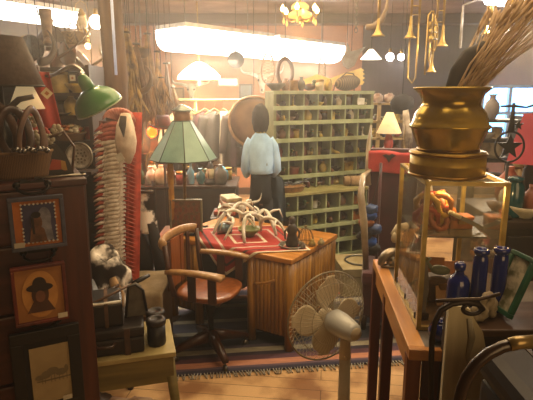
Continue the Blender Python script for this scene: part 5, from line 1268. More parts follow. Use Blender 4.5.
# ================================================================ back of the shop: long table, clothes rail, wall of curios
TY = 5.1; tz_ = .80; tx0, tx1 = P(138, 180, TY).x, P(238, 180, TY).x
t = thing('long_table', 'long dark table crowded with glass and curios behind the green lamp', 'table', (tx0, TY, 0))
obj('table_top', B().span(0, tx1-tx0, -.25, .35, tz_-.03, tz_, bev=.004), wood('#3c281a', '#2a1a10', .35, 4, 'x', coat=.2), t)
obj('apron', B().span(.02, tx1-tx0-.02, -.22, -.2, tz_-.13, tz_-.031), sw, t)
for x in (.04, tx1-tx0-.04):
    for y in (-.2, .3): obj('leg', B().lathe([(.02, 0), (.026, .1), (.02, .3), (.03, .5), (.028, tz_-.03)], 12, TR(x, y)), sw, t)
obj('front_drape', B().sheet(lambda u, v: (.02+(tx1-tx0-.04)*u, -.235+.012*math.sin(60*u)*v, tz_-.03-.70*v), 80, 6), mat('#33241c', .9, c2='#221812', sc=6), t, thick=.004)
rnd = random.Random(77)
tk = [('bottle', 'green', mat('#3c5c3c', .2, c2='#28402c')), ('lantern', 'brass', brs), ('vase', 'white', wht), ('box', 'dark brown', lea), ('jug', 'cream', crm), ('mug', 'blue', blu), ('bottle', 'amber', mat('#8c5418', .2, c2='#5c340c')), ('bowl', 'silver', silv), ('tin', 'red', red), ('candlestick', 'brass', brs), ('bottle', 'clear blue', mat('#7ca4b4', .15, c2='#5c8494')), ('duck', 'tan', tan), ('vase', 'teal', teal), ('pouch', 'tan', tan), ('lantern', 'black', blk), ('bowl', 'white', wht), ('jug', 'grey', gry), ('tin', 'ochre', yel)]
KN.update({'bottle': 'bottle', 'lantern': 'lantern'})
for i, (k, cn, m) in enumerate(tk):
    row = i % 2; x = tx0+.06+(tx1-tx0-.12)*((i//2)+.5*row+.1)/9.2
    ware(k, cn, m, '%s %s on the long dark table, %s row' % (cn, KN[k], ('front', 'rear')[row]), (x, TY-.13+.27*row, tz_+.0005), rnd.random()*3, rnd.uniform(.85, 1.15))
# second, lower table nearer the mannequin with folded textiles
t = thing('low_table', 'low table of folded white and red cloths left of the mannequin', 'table', (P(231, 200, 4.35).x, 4.35, 0))
obj('table_top', B().span(-.17, .10, -.2, .2, .62, .65, bev=.004), sw, t)
for x in (-.15, .08):
    for y in (-.18, .18): obj('leg', B().cyl((x, y, 0), (x, y, .62), .018, n=8), sw, t)
for k, (m, cn) in enumerate(((mat('#b85c44', .85, c2='#8c3c2c'), 'brick-red'), (wht, 'white'), (mat('#a8745c', .85, c2='#7c4c38'), 'dusty pink'), (crm, 'cream'))):
    o = obj('folded_cloth', B().box((0, 0, .02), (.20-.02*k, .22, .038), bev=.012), m); place(o, (P(231, 200, 4.35).x-.03+.01*k, 4.33, .651+.0395*k), .2*k-.2); tag(o, '%s folded cloth in the stack left of the mannequin' % cn, 'cloth')
# clothes rail
QY = 5.9; qz = P(200, 100, QY).z; qx0, qx1 = P(128, 100, QY).x, P(262, 100, QY).x
t = thing('clothes_rail', 'long wooden clothes rail across the shop back, hung with old garments', 'clothes rail', (qx0, QY, 0))
obj('rail', B().cyl((0, 0, qz), (qx1-qx0, 0, qz), .016, n=10), rpw, t)
for x in (0, (qx1-qx0)*.5, qx1-qx0):
    obj('upright', B().cyl((x, .02, 0), (x, .02, qz+.02), .018, n=10), rpw, t); obj('foot', B().span(x-.02, x+.02, -.2, .24, 0, .03, bev=.004), rpw, t)
gs = [('dark brown', '#4a3424', '#2e2016', 'coat'), ('rust', '#8a4a2a', '#5c3018', 'shirt'), ('tan suede', '#a07c50', '#74583a', 'jacket'), ('olive', '#5c5434', '#3c3822', 'coat'), ('cream', '#c4b48c', '#9c8c64', 'blouse'), ('black', '#221c1a', '#151110', 'coat'), ('ochre fringed', '#a07830', '#745420', 'shirt'), ('wine red', '#7a2c30', '#501c20', 'waistcoat'), ('grey-brown', '#75685a', '#544a40', 'jacket'), ('white', '#d0c4ac', '#a4987c', 'dress'), ('brown', '#5e4028', '#3e2a1a', 'poncho'), ('mauve', '#7a545c', '#54383e', 'dress'), ('deep brown', '#3c2a1e', '#261a12', 'jacket')]
for i, (cn, c, c2, kd) in enumerate(gs):
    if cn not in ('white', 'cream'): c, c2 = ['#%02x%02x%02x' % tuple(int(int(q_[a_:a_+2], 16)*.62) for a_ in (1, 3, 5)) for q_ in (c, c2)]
    x = qx0+.12+(qx1-qx0-.24)*i/(len(gs)-1); w = .30+.04*(i % 3)
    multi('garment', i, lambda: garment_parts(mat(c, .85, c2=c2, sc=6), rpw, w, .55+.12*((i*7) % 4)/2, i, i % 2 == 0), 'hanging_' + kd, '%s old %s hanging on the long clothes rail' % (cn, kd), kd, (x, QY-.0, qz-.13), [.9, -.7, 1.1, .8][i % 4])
# blue garment and wine hat in front of the rail
p = P(219, 158, 4.95)
solid('cloth', 'blue', lambda: B().blob((0, 0, .06), (.075, .06, .08), .35, 3, 3), mat('#3f8fa8', .8, c2='#2a6a84', sc=8), 'blue_cloth_bundle', 'bright blue cloth bundle at the long table right part', 'cloth', (p.x, 5.2, tz_+.001))
multi('hat', 'wine', lambda: hat_parts(mat('#6a1c1c', .7, c2='#4a1212'), blk, .14, .08, .11), 'felt_hat', 'dark wine felt hat on a stand behind the green lampshade', 'hat', P(163, 128, 4.7), .2, 1.1, ry=0)
t = thing('hat_stand', 'dark hat stand under the wine felt hat', 'stand', (P(163, 128, 4.7).x, 4.7, 0)); obj('pole', B().cyl((0, 0, 0), (0, 0, P(163, 128, 4.7).z+.06), .012, n=8), sw, t); obj('base', B().lathe([(.001, 0), (.13, 0), (.1, .02), (.001, .022)]), sw, t)
# round hide on a hoop behind the mannequin
p = P(254, 122, 5.2); r_ = S(24, 5.2)
t = thing('hoop_hide', 'round brown hide laced on a wooden hoop, behind the mannequin head', 'hide', p, rx=PI/2)
obj('hoop', B().tube([(r_*math.cos(a), r_*math.sin(a), 0) for a in [2*PI*k/40 for k in range(40)]], .014, 8, loop=True), tan, t)
obj('hide', B().lathe([(.001, .0), (r_*.5, .004), (r_*.97, 0), (r_*.5, -.004), (.001, -.006)], 32), mat('#8a6a48', .8, c2='#60462e', sc=4), t)
obj('hanging_cord', B().cyl((0, r_, 0), (0, ZC-p.z, 0), .003, n=5), bkl, t)

# back wall: rows of things hung on the wall
WY = YB-.03
def wp(px, py): p = P(px, py, WY); return p
wall_items = []
for i, (px, py, w, h, fm, im, lb) in enumerate(((146, 112, .22, .34, '#2a1e16', '#c8bca0', 'small dark-framed cream picture on the salmon wall left of the green lamp'), (228, 82, .34, .14, '#c8b090', '#fff2cc', 'narrow glowing sign box on the salmon wall under the long light'),
    (175, 95, .30, .24, '#6a4426', '#a87c54', 'brown framed picture on the salmon wall above the lamp finial'), (246, 92, .22, .26, '#3c2c1e', '#7c8c94', 'dark framed blue-grey picture on the salmon wall beside the sign box'))):
    p = wp(px, py); t = thing('wall_picture', lb, 'picture' if i != 1 else 'sign', (p.x, WY+.02, p.z-h/2))
    for n, bb, m, sub in frame_parts(w, h, .025, mat(fm, .5), emis('#fff0c8', 5) if i == 1 else mat(im, .6, c2='#6c5c48', sc=5)): obj('frame' if n == 'frame' else 'picture_panel', bb, m, t)
for i, (px, py, s_, lb) in enumerate(((262, 84, 1.0, 'horned white skull on the back wall above the mannequin'), (192, 92, .9, 'horned white skull on the back wall below the pendant lamp'))):
    p = wp(px, py); multi('skull', 'w', lambda: skull_parts(wht, blk), 'steer_skull', lb, 'skull', (p.x, WY-.06, p.z-.15), 0, s_*1.1)
# ================================================================ hanging brass horns
IY = 3.8
hbrs = mat('#c8a860', .28, .8, '#a08040', sc=8)
def ipt(px, py, Y=IY, o=None): p = P(px, py, Y); return (p-o) if o else p
def bell(b, x, y, z0, L=.10, R=.055, r0=.009):
    b.lathe([(r0, z0+L), (r0*1.3, z0+L*.6), (R*.38, z0+L*.28), (R*.68, z0+L*.09), (R, z0), (R*.97, z0-.002), (R*.6, z0+L*.1), (r0, z0+L*.5)], 24, TR(x, y), caps=False)
def cordto(t, p, x=0, z=0): obj('hanging_cord', B().cyl((x, 0, z), (x, 0, ZC-p.z), .002, n=5), bkl, t)
u = S(1, IY, 40)
# trombone, left
p = P(410, 38, IY); t = thing('trombone', 'brass trombone hanging bell down, left one of the two above the spittoon', 'trombone', p)
b = B(); bell(b, 0, 0, 0, .15, 6.2*u); obj('bell', b, hbrs, t)
zT = .50; zB = -.28
obj('bell_tube', B().tube([(0, 0, .14), (0, 0, zT), (4*u, 0, zT+.03), (8*u, 0, zT), (8*u, 0, .1)], .009, 8), hbrs, t)
obj('slide', B().tube([(8*u, 0, .3), (8*u, 0, zB), (5*u, .01, zB-.04), (1*u, .03, zB), (1*u, .03, .2)], .0065, 8), hbrs, t)
for z in (.16, .22, .29): obj('brace', B().cyl((0, 0, z), (8*u, 0, z), .005, n=6), hbrs, t)
cordto(t, p, 4*u, zT+.04)
# trombone, right
p = P(442, 46, IY+.1); t = thing('trombone', 'brass trombone hanging bell down, right one of the two above the spittoon', 'trombone', p)
b = B(); bell(b, 0, 0, 0, .15, 6.2*u); obj('bell', b, hbrs, t)
obj('bell_tube', B().tube([(0, 0, .14), (-1*u, 0, .45), (-4*u, 0, .48), (-7*u, 0, .45), (-7*u, 0, .2)], .009, 8), hbrs, t)
obj('slide', B().tube([(-7*u, 0, .35), (-8*u, .02, -.1), (-10*u, .03, -.14), (-12*u, .02, -.1), (-11*u, 0, .25)], .0065, 8), hbrs, t)
for z in (.17, .25): obj('brace', B().cyl((0, 0, z), (-7*u, 0, z), .005, n=6), hbrs, t)
cordto(t, p, -4*u, .48)
# trumpet between them
p = P(431, 72, IY-.15); t = thing('trumpet', 'brass trumpet hanging bell down between the two trombones', 'trumpet', p)
b = B(); bell(b, 0, 0, 0, .12, 5.2*u, .007); obj('bell', b, hbrs, t)
obj('lead_tube', B().tube([(0, 0, .11), (0, 0, .38), (-3*u, 0, .41), (-6*u, 0, .38), (-6*u, 0, .05), (-6*u, 0, -.02)], .006, 8), hbrs, t)
for k in range(3):
    v = obj('valve', B().lathe([(.001, .20+.05*k), (.016, .20+.05*k), (.016, .24+.05*k), (.001, .24+.05*k)], 12, TR(-3*u+.0, .02*(k-1))), hbrs, t)
    obj('valve_button', B().cyl((-3*u, .02*(k-1), .22+.05*k), (-3*u+.045, .02*(k-1), .22+.05*k), .006, n=8), silv, v)
obj('tuning_loop', B().tube([(2*u, 0, .34), (4*u, .01, .30), (4*u, .01, .18), (2*u, 0, .14), (-2*u, 0, .16)], .006, 8), hbrs, t)
cordto(t, p, -3*u, .41)
# curved hunting horn
p = P(378, 36, IY+.2); t = thing('bugle', 'straight brass bugle hanging bell down beside a dark curved horn', 'bugle', p)
b = B(); bell(b, 0, 0, 0, .14, 7.5*u); obj('bell', b, hbrs, t); obj('tube', B().tube([(0, 0, .13), (0, 0, .35), (.0, 0, .6)], .012, 10), hbrs, t)
obj('mouthpiece', B().lathe([(.008, .58), (.014, .63), (.001, .63)], 12), silv, t); cordto(t, p, 0, .62)
p = P(366, 27, IY+.35); t = thing('curved_horn', 'dark curved cattle horn hanging behind the brass bugle', 'horn', p)
b = B(); b.tube([(0, 0, 0), (.06, 0, .0), (.12, 0, .05), (.155, 0, .13), (.16, 0, .22)], [.022, .028, .024, .016, .006], 12); obj('horn', b, mat('#8c7458', .4, c2='#5c4834', sc=6), t); cordto(t, p, .16, .2)
# small cornet and steel bar at the right
p = P(486, 34, 3.6); t = thing('cornet', 'small brass cornet hanging behind the wheat bundle', 'cornet', p)
b = B(); bell(b, 0, 0, 0, .09, 5*u, .007); obj('bell', b, hbrs, t); obj('tube', B().tube([(0, 0, .08), (0, 0, .2), (.03, 0, .24), (.05, 0, .2), (.05, 0, .1), (.03, 0, .07), (0.01, 0, .1)], .007, 8), hbrs, t)
for k in range(3): obj('valve', B().cyl((.015*k+.005, .015, .10), (.015*k+.005, .015, .18), .008, n=10), hbrs, t)
cordto(t, p, .03, .24)
p = P(460, 48, 3.9); t = thing('steel_hanger_frame', 'thin pale steel frame hanging between trombone and black plume', 'frame', p)
obj('upright', B().cyl((0, 0, 0), (0, 0, .30), .012, .008, n=8), mat('#b0a8a0', .4, .5), t); obj('cross_piece', B().tube([(0, 0, .30), (.1, 0, .34), (.2, 0, .33)], .008, 6), mat('#b0a8a0', .4, .5), t); cordto(t, p, 0, .3)
p = P(511, 24, 3.2); t = thing('brass_chime', 'slim pale brass tube hanging behind the wheat bundle top', 'chime', p)
obj('tube', B().cyl((0, 0, 0), (0, 0, .22), .013, n=10), hbrs, t); cordto(t, p, 0, .22)

# ================================================================ hanging tangle at the upper left, over the shelf unit
hk = [  # px, py, Y, kind, label
 (92, 66, 3.9, 'antler', 'pale antler hanging just above the green gooseneck pipe'),
 (58, 58, 3.6, 'antler2', 'brown antler hanging above the dark shelf unit left part'),
 (40, 62, 3.5, 'horn', 'curved brown cattle horn hanging beside the dark lampshade'),
 (75, 44, 3.9, 'basketh', 'small brown basket hanging below the upper left light'),
 (106, 58, 4.2, 'horn2', 'tan curved horn hanging right of the small warm bulb'),
 (64, 40, 4.1, 'pan', 'dark copper pan hanging above the shelf unit'),
 (83, 36, 4.3, 'lantern', 'brass lantern hanging close to the bright round bulb'),
 (48, 46, 3.9, 'boot', 'pair-less tan leather boot hanging over the shelf unit'),
 (132, 70, 4.1, 'frond', 'dried yellow palm frond hanging right of the rough post'),
 (150, 82, 4.4, 'frond2', 'dried brown palm frond hanging over the salmon wall corner'),
 (141, 58, 4.5, 'basketh2', 'dark round basket hanging right of the rough post'),
 (161, 74, 4.6, 'frond3', 'dried ochre corn bundle hanging nearest the pendant lamp'),
 (139, 92, 4.3, 'horn3', 'dark horn hanging between the rough post and the wine hat'),
 (152, 96, 4.7, 'frond4', 'short dried reed bundle hanging above the orange lamp')]
def frond_b(n=14, L=.4, sp=.12, seed=0):
    rnd = random.Random(seed); b = B()
    for k in range(n):
        x = sp*(2*k/(n-1)-1); b.tube([(0, 0, 0), (x*.5, rnd.uniform(-.03, .03), -L*.5), (x, rnd.uniform(-.05, .05), -L*rnd.uniform(.8, 1))], [.007, .019, .003], 6, flat=.4)
    return b
for i, (px, py, Y, k, lb) in enumerate(hk):
    p = P(px, py, Y); t = thing({'antler': 'hanging_antler', 'horn': 'hanging_horn', 'frond': 'dried_frond', 'baske': 'hanging_basket', 'pan': 'copper_pan', 'lante': 'hanging_lantern', 'boot': 'hanging_boot'}.get(k.rstrip('234h')[:5] if k.rstrip('234h')[:5] in ('baske', 'lante') else k.rstrip('234'), 'hanging_curio'), lb, {'a': 'antler', 'h': 'horn', 'f': 'dried plant', 'b': 'basket', 'p': 'pan', 'l': 'lantern'}[k[0]] if k != 'boot' else 'boot', p, .5*i)
    z = 0
    if k.startswith('antler'): obj('antler', antler_b(.8, i), mat('#b09c78', .5, c2='#7c6844', sc=10) if k == 'antler' else brn, t); 
    elif k.startswith('horn'): obj('horn', horn_b(.30, .03, .8), mat(('#7a5c3c', '#a88c60', '#4a3a2c')[i % 3], .4, c2='#3c2c1c', sc=6), t)
    elif k.startswith('frond'):
        obj('fronds', frond_b(16, (.42, .38, .30, .22)[int(k[5:] or 1)-1], .12, i), mat(('#b08c3c', '#7c5c34', '#b8843c', '#94743c')[int(k[5:] or 1)-1], .8, c2='#5c4020', sc=12), t); obj('binding', B().tube([(.022*math.cos(a), .022*math.sin(a), -.03) for a in [2*PI*q/14 for q in range(14)]], .008, 6, loop=True), lea, t)
    elif k.startswith('basketh'):
        for n, bb, m, sub in basket_parts(.085, .085, .08, 1, wk if k == 'basketh' else brn, wk2): obj(n, bb, m, t)
        z = .15
    elif k == 'pan':
        obj('pan', B().lathe([(.001, 0), (.09, .0), (.10, .035), (.096, .035), (.086, .006), (.001, .006)], 24, TR(rx=PI/2, z=-.1)), mat('#7c4a2c', .3, .8, '#4c2c1a'), t); obj('handle', B().cyl((0, -.015, -.01), (0, -.015, .10), .008, n=8), blk, t); z = .1
    elif k == 'lantern':
        for n, bb, m, sub in lantern_parts(brs, crm): obj(n, bb, m, t)
        z = .27
    elif k == 'boot':
        for n, bb, m, sub in boot_parts(tan, brn): obj(n, bb, m, t)
        z = .27
    obj('hanging_cord', B().cyl((0, 0, z), (0, 0, ZC-p.z), .003, n=5), bkl, t)
# things hanging over the middle aisle
for i, (px, py, Y, cn, lb) in enumerate(((236, 60, 5.6, 0, 'dark iron skillet hanging left of the cabinet under the long light'), (268, 68, 5.4, 1, 'pale snowshoe hanging above the mannequin'), (285, 72, 5.6, 2, 'brown leather horse collar hanging above the cabinet left end'), (322, 70, 6.0, 1, 'tan snowshoe hanging beyond the cabinet top'), (356, 30, 4.6, 3, 'iron chain hanging at the far side of the winged ornament'))):
    p = P(px, py, Y); t = thing(('iron_skillet', 'snowshoe', 'horse_collar', 'snowshoe', 'iron_chain')[i], lb, ('skillet', 'snowshoe', 'collar', 'snowshoe', 'chain')[i], p, .3*i)
    if cn == 0: obj('pan', B().lathe([(.001, 0), (.08, 0), (.09, .03), (.085, .03), (.001, .006)], 24, TR(rx=PI/2)), blk, t); obj('handle', B().cyl((0, -.015, .08), (0, -.015, .2), .009, n=8), blk, t); zz = .2
    elif cn == 1:
        el = [(.07*math.sin(a)*(1-.25*math.cos(a)), 0, .16*math.cos(a)-.0) for a in [2*PI*q/28 for q in range(28)]]
        obj('rim', B().tube(el, .009, 6, loop=True), tan, t); b = B()
        for q in range(-4, 5): b.cyl((-.06, 0, .03*q-.02), (.06, 0, .03*q+.02), .003, n=4); b.cyl((-.06, .002, .03*q+.02), (.06, .002, .03*q-.02), .003, n=4)
        obj('netting', b, crm, t); zz = .17
    elif cn == 2: obj('collar', B().tube([(.10*math.sin(a), 0, .14*math.cos(a)) for a in [2*PI*q/28 for q in range(28)]], .022, 8, loop=True), brn, t); zz = .15
    else:
        b = B()
        for q in range(9): b.tube([((.014 if q % 2 else 0)*math.cos(a), (0 if q % 2 else .014)*math.cos(a), .03*q+.022*math.sin(a)) for a in [2*PI*j/12 for j in range(12)]], .004, 5, loop=True)
        obj('links', b, gry, t); zz = .27
    obj('hanging_cord', B().cyl((0, 0, zz), (0, 0, ZC-p.z), .003, n=5), bkl, t)

# ================================================================ inside the glass case
def cthing(*a, **k): return thing(*a, **k)
for k, (uu, v, h, m, nm, lb) in enumerate(((.06, .92, .15, gry, 'slate_blade', 'grey slate blade standing farthest back along the glass case side'), (.07, .72, .19, gry, 'slate_blade', 'tall grey slate blade standing second from the back in the glass case'), (.06, .52, .17, mat('#4a4640', .5, c2='#34302c'), 'slate_blade', 'dark slate blade in the middle of the glass case side row'), (.07, .32, .21, gry, 'slate_blade', 'tallest slate blade standing near the brass front post inside the case'), (.06, .12, .14, mat('#4a4640', .5), 'slate_blade', 'short dark slate blade nearest the front inside the glass case'))):
    h *= 1.45; p = cpt(uu+.03, v, .0125); t = cthing(nm, lb, 'stone blade', p, .35)
    obj('blade', B().prism([(-.014, .015), (.014, .015), (.022, h*.5), (.012, h*.9), (0, h), (-.012, h*.85), (-.021, h*.45)], .007), mat('#8c8884', .5, c2='#6c6864', sc=12), t); obj('stand', B().span(-.02, .02, -.012, .018, 0, .022, bev=.003), sw, t)
cards = [(.22, .85, .07, .10, ora, 'orange card leaning at the back left of the glass case floor'), (.50, .82, .10, .12, mat('#c8843c', .6, c2='#9c5c28', sc=12), 'large orange-gold card in the middle back of the glass case floor'), (.80, .86, .08, .10, mat('#c46a44', .6, c2='#d8b490', sc=9), 'coral and cream card at the back right of the glass case floor'), (.34, .50, .09, .06, mat('#b89048', .6, c2='#8c642c', sc=12), 'low ochre card in the middle of the glass case floor'), (.62, .45, .10, .07, mat('#a8683c', .6, c2='#e0c090', sc=9), 'low tan and cream card behind the cobalt bottle')]
for k, (uu, v, w, h, m, lb) in enumerate(cards):
    p = cpt(uu, v, .0125); t = cthing('picture_card', lb, 'card', p, .15*(k-2), rx=-.2); obj('card', B().span(-w/2, w/2, 0, .004, 0, h), m, t); obj('easel_foot', B().span(-.01, .01, .004, .03, 0, h*.5), crm, t)
t = cthing('glass_swan', 'clear grey-green glass swan on the case floor above the orange cards', 'figurine', cpt(.50, .55, .105), 2.8)
obj('body', B().blob((0, 0, .02), (.035, .022, .018), .1), mat('#a8b4a4', .1, c2='#70806c', coat=.5), t); obj('neck', B().tube([(.03, 0, .025), (.045, 0, .045), (.035, 0, .06), (.045, 0, .062)], [.009, .006, .006, .003], 8), mat('#a8b4a4', .1, coat=.5), t)
multi('box', 'casebox', lambda: box_parts(mat('#6c4c2c', .5), brs, .09, .07, .09), 'small_wooden_box', 'little brown wooden box carrying the glass swan inside the case', 'box', cpt(.50, .56, .0125), 0)
solid('blob', 'green', lambda: B().blob((0, 0, .025), (.02, .02, .026), .3, 4, 3), mat('#6c8c34', .3), 'green_glass_apple', 'green glass apple on a stand at the left of the glass case', 'ornament', cpt(.17, .45, .14)); solid('candlestick', 'cs', candlestick_b, brs, 'brass_candlestick', 'brass candlestick under the green glass apple in the case', 'candlestick', cpt(.17, .45, .0125), 0, .86)
rnd = random.Random(15)
for k in range(12):
    m, cn = ((mat('#b0402c', .4), 'red'), (mat('#c87834', .4), 'orange'), (mat('#d0a83c', .4), 'yellow'), (mat('#a86044', .4), 'coral'))[k % 4]
    t_ = solid('bead', cn, lambda: B().tube([(.022*math.cos(a), .022*math.sin(a)*.4, .024+.022*math.sin(a)) for a in [2*PI*j/16 for j in range(16)]], [.0075 if j % 2 else .005 for j in range(16)], 6, loop=True), m, 'bead_loop', '%s bead loop in the bright heap on the case upper shelf' % cn, 'beads', cpt(.20+.06*(k % 6), .45+.05*(k % 3), SHZ+.0065+.045*(k//6)), rnd.random()*3, 1.7, 'bead loops on the shelf')
t = cthing('letter_knife', 'bright silver letter knife slanting down on the case upper shelf', 'knife', cpt(.66, .4, SHZ+.055), .1, ry=.45)
obj('blade', B().prism([(-.0, -.006), (.08, -.006), (.10, .0), (.08, .008), (0, .008)], .003), mat('#c8c8c0', .2, .6), t); obj('grip', B().cyl((-.045, .001, .001), (0, .001, .001), .008, n=10), wht, t)
multi('box', 'knifebox', lambda: box_parts(ora, brs, .08, .06, .045), 'orange_box', 'little orange box under the silver knife on the case shelf', 'box', cpt(.72, .55, SHZ+.0065), 0)
# silver ring piece and white carving on the counter behind the case
g = G(384, 262, CZ)
t = thing('silver_bell_bangle', 'silver ball held in a curved bangle on the counter far end', 'ornament', (g.x+.02, g.y-.06, CZ+.001), .3)
obj('ball', B().blob((.0, 0, .03), (.028, .028, .028)), mat('#c0bcb0', .15, .8), t); obj('bangle', B().tube([(.055*math.cos(a), .0, .012+.055*math.sin(a)) for a in [PI*q/16 for q in range(17)]], [.012+.006*math.sin(PI*q/16) for q in range(17)], 8, flat=1.4), mat('#a89c88', .3, .7), t)
obj('foot', B().tube([(.05*math.cos(a), .02*math.sin(a), .005) for a in [2*PI*q/20 for q in range(20)]], .005, 6, loop=True), mat('#8c7450', .4, .5), t)
p = P(396, 262, 2.3)
t = thing('plaster_carving', 'off-white carved plaster scroll on the counter behind the bangle', 'carving', (p.x+.005, 2.22, CZ+.001), -.2)
obj('scroll', B().tube([(-.04, 0, .10), (-.02, 0, .13), (.02, 0, .14), (.05, 0, .13)], [.022, .03, .03, .02], 10), mat('#cfc4a8', .7, c2='#a89a78', sc=20, bump=.4), t)
for k in range(4): obj('leaf', B().blob((-.04+.025*k, -.02, .10+.012*math.sin(k)), (.015, .014, .026), .3, 4, 2), mat('#cfc4a8', .7, c2='#a89a78', sc=20), t)
obj('pillar', B().lathe([(.001, 0), (.035, 0), (.03, .01), (.018, .03), (.018, .09), (.03, .11), (.001, .115)], 16, TR(.01)), mat('#b8ac90', .7), t)

# ================================================================ right: cabinets, lamp, star, bottles, frame
C3 = P(503, 221, 1.95); cz3 = C3.z
t = thing('dark_cabinet', 'tall black-brown wooden cabinet behind the glass case at the right', 'cabinet', (C3.x, 1.95, 0))
dw = wood('#1f1510', '#140d09', .6); 
obj('body', B().span(0, .80, 0, .45, 0, cz3-.03), dw, t); obj('top', B().span(-.015, .82, -.015, .46, cz3-.03, cz3, bev=.005), wood('#33241a', '#20150f', .45, 4, 'x'), t)
for x in (.02, .41):
    d = obj('door', B().span(x, x+.37, -.018, -.001, .1, cz3-.06, bev=.006), dw, t); obj('knob', B().blob((x+.34, -.028, .8), (.012, .012, .012), sub=2), brs, d)
def c3(px, dy): p = P(px, 200, 1.95+dy); return Vector((p.x, 1.95+dy, cz3+.0005))
p = c3(514, .08)
t = thing('teal_glass_jar', 'dark teal glass jar with a flat lid standing on the dark cabinet', 'jar', p)
tg = mat('#12545c', .12, c2='#0c3c44', sc=6, coat=.5); hj = P(514, 176, 2.03).z-cz3
obj('body', B().lathe([(.001, 0), (.034, 0), (.038, .01), (.038, hj*.75), (.028, hj*.85), (.028, hj*.88), (.001, hj*.88)], 24), tg, t); obj('lid', B().lathe([(.031, hj*.88), (.033, hj*.96), (.012, hj), (.001, hj)], 20), tg, t)
p = c3(527, .22)
t = thing('table_lamp', 'lamp with a deep red cone shade, rosy where lit, on the dark cabinet', 'lamp', p)
bz = P(520, 163, 2.17).z-cz3; tz = P(520, 114, 2.17).z-cz3; rB = P(527, 140, 2.17).x-P(506, 140, 2.17).x; rT = rB*.5
shd = obj('lamp_shade', B().loft([[(r_*math.cos(a), r_*math.sin(a), z) for a in (-1.57, 0, 1.57, 3.14)] for r_, z in ((rB*1.2, bz), (rT*1.2, tz))], caps=False), mat('#b84450', .7, c2='#98303a', sc=4, emit=.10, ec='#ff7070'), t, thick=.003)
for q_ in shd.data.polygons: q_.use_smooth = False
obj('base', B().lathe([(.001, 0), (.05, 0), (.05, .015), (.02, .03), (.035, .08), (.03, bz-.03), (.01, bz), (.008, bz+.05), (.001, bz+.05)], 20), blk, t)
p = c3(504, .05); sy = 2.0
ps = P(504, 147, sy); cp_ = P(504, 210, sy)
t = thing('iron_star_windmill', 'black iron five-pointed star in a ring on a tall spindle, before the window', 'ornament', (p.x, 2.0, cz3+.0005))
zc = ps.z-cz3; rr = S(14.5, sy, 147)
irn = mat('#181616', .5, .4, '#242020')
obj('ring', B().tube([(rr*math.cos(a), 0, zc+rr*1.05*math.sin(a)) for a in [2*PI*q/40 for q in range(40)]], .0045, 8, loop=True), irn, t)
obj('star', B().prism([((rr*.93 if q % 2 == 0 else rr*.38)*math.sin(PI*q/5), zc+(rr*.93 if q % 2 == 0 else rr*.38)*math.cos(PI*q/5)) for q in range(10)], .006, TR(y=-.003)), irn, t)
obj('spindle', B().tube([(0, 0, zc+rr), (0, 0, zc+rr+.04), (0, 0, P(504, 103, sy).z-cz3)], [.014, .010, .006], 8), irn, t)
zt3 = P(504, 106, sy).z-cz3
obj('vane_arm', B().tube([(-.05, 0, zt3-.002), (0, 0, zt3), (.05, 0, zt3-.006), (.09, 0, zt3+.006), (.12, 0, zt3+.012)], [.004, .007, .004, .006, .003], 6), irn, t)
obj('small_star', B().prism([((.022 if q % 2 == 0 else .009)*math.sin(PI*q/5)+.028, zc+rr+.028+(.022 if q % 2 == 0 else .009)*math.cos(PI*q/5)) for q in range(10)], .005), irn, t)
obj('foot', B().lathe([(.001, 0), (.04, 0), (.03, .012), (.006, .02), (.006, zc-rr), (.001, zc-rr)], 20), irn, t)
for k, (px, dy, kk, cn, m, s_, lb) in enumerate(((506, .25, 'vase', 'w', wht, .6, 'small white vase between star windmill and red lamp'), (499, .15, 'duck', 'dk', brn, .6, 'small brown decoy at the dark cabinet left edge behind the case'), (519, .16, 'mug', 'or', ora, .7, 'orange mug right of the teal jar on the dark cabinet'), (532, .10, 'jug', 'br', mat('#7a3c20', .5), .7, 'red-brown jug at the far right on the dark cabinet'))):
    ware(kk, cn, m, lb, c3(px, dy), .3*k, s_)
# things glimpsed between spittoon and window: a tall rack with white china
p = P(484, 175, 2.9)
t = thing('china_rack', 'tall narrow dark rack of pale china beyond the spittoon', 'rack', (p.x, 2.9, 0))
zz_ = [P(490, y, 2.9).z for y in (205, 182, 160, 140, 120)]
for x in (-.06, .22): obj('post', B().span(x-.01, x+.01, 0, .2, 0, zz_[-1]+.02), dw, t)
for z in zz_: obj('shelf', B().span(-.06, .22, 0, .2, z-.015, z), dw, t)
for i, (px, j, kk, cn, m) in enumerate(((485, 3, 'bowl', 'white', wht), (495, 3, 'mug', 'cream', crm), (484, 2, 'vase', 'cream', crm), (493, 2, 'jug', 'white', wht), (485, 1, 'mug', 'rose', mat('#a86a60', .5)), (495, 1, 'bowl', 'grey', gry), (488, 4, 'vase', 'pale grey', mat('#a8a4a8', .4)))):
    ware(kk, cn, m, '%s china %s on the %s shelf of the rack beyond the spittoon' % (cn, KN[kk], ('', 'second', 'third', 'fourth', 'top')[j]), (P(px, 150, 3.0).x, 3.0, zz_[j]+.0005), .4*i, .8 if kk != 'bowl' else .6)

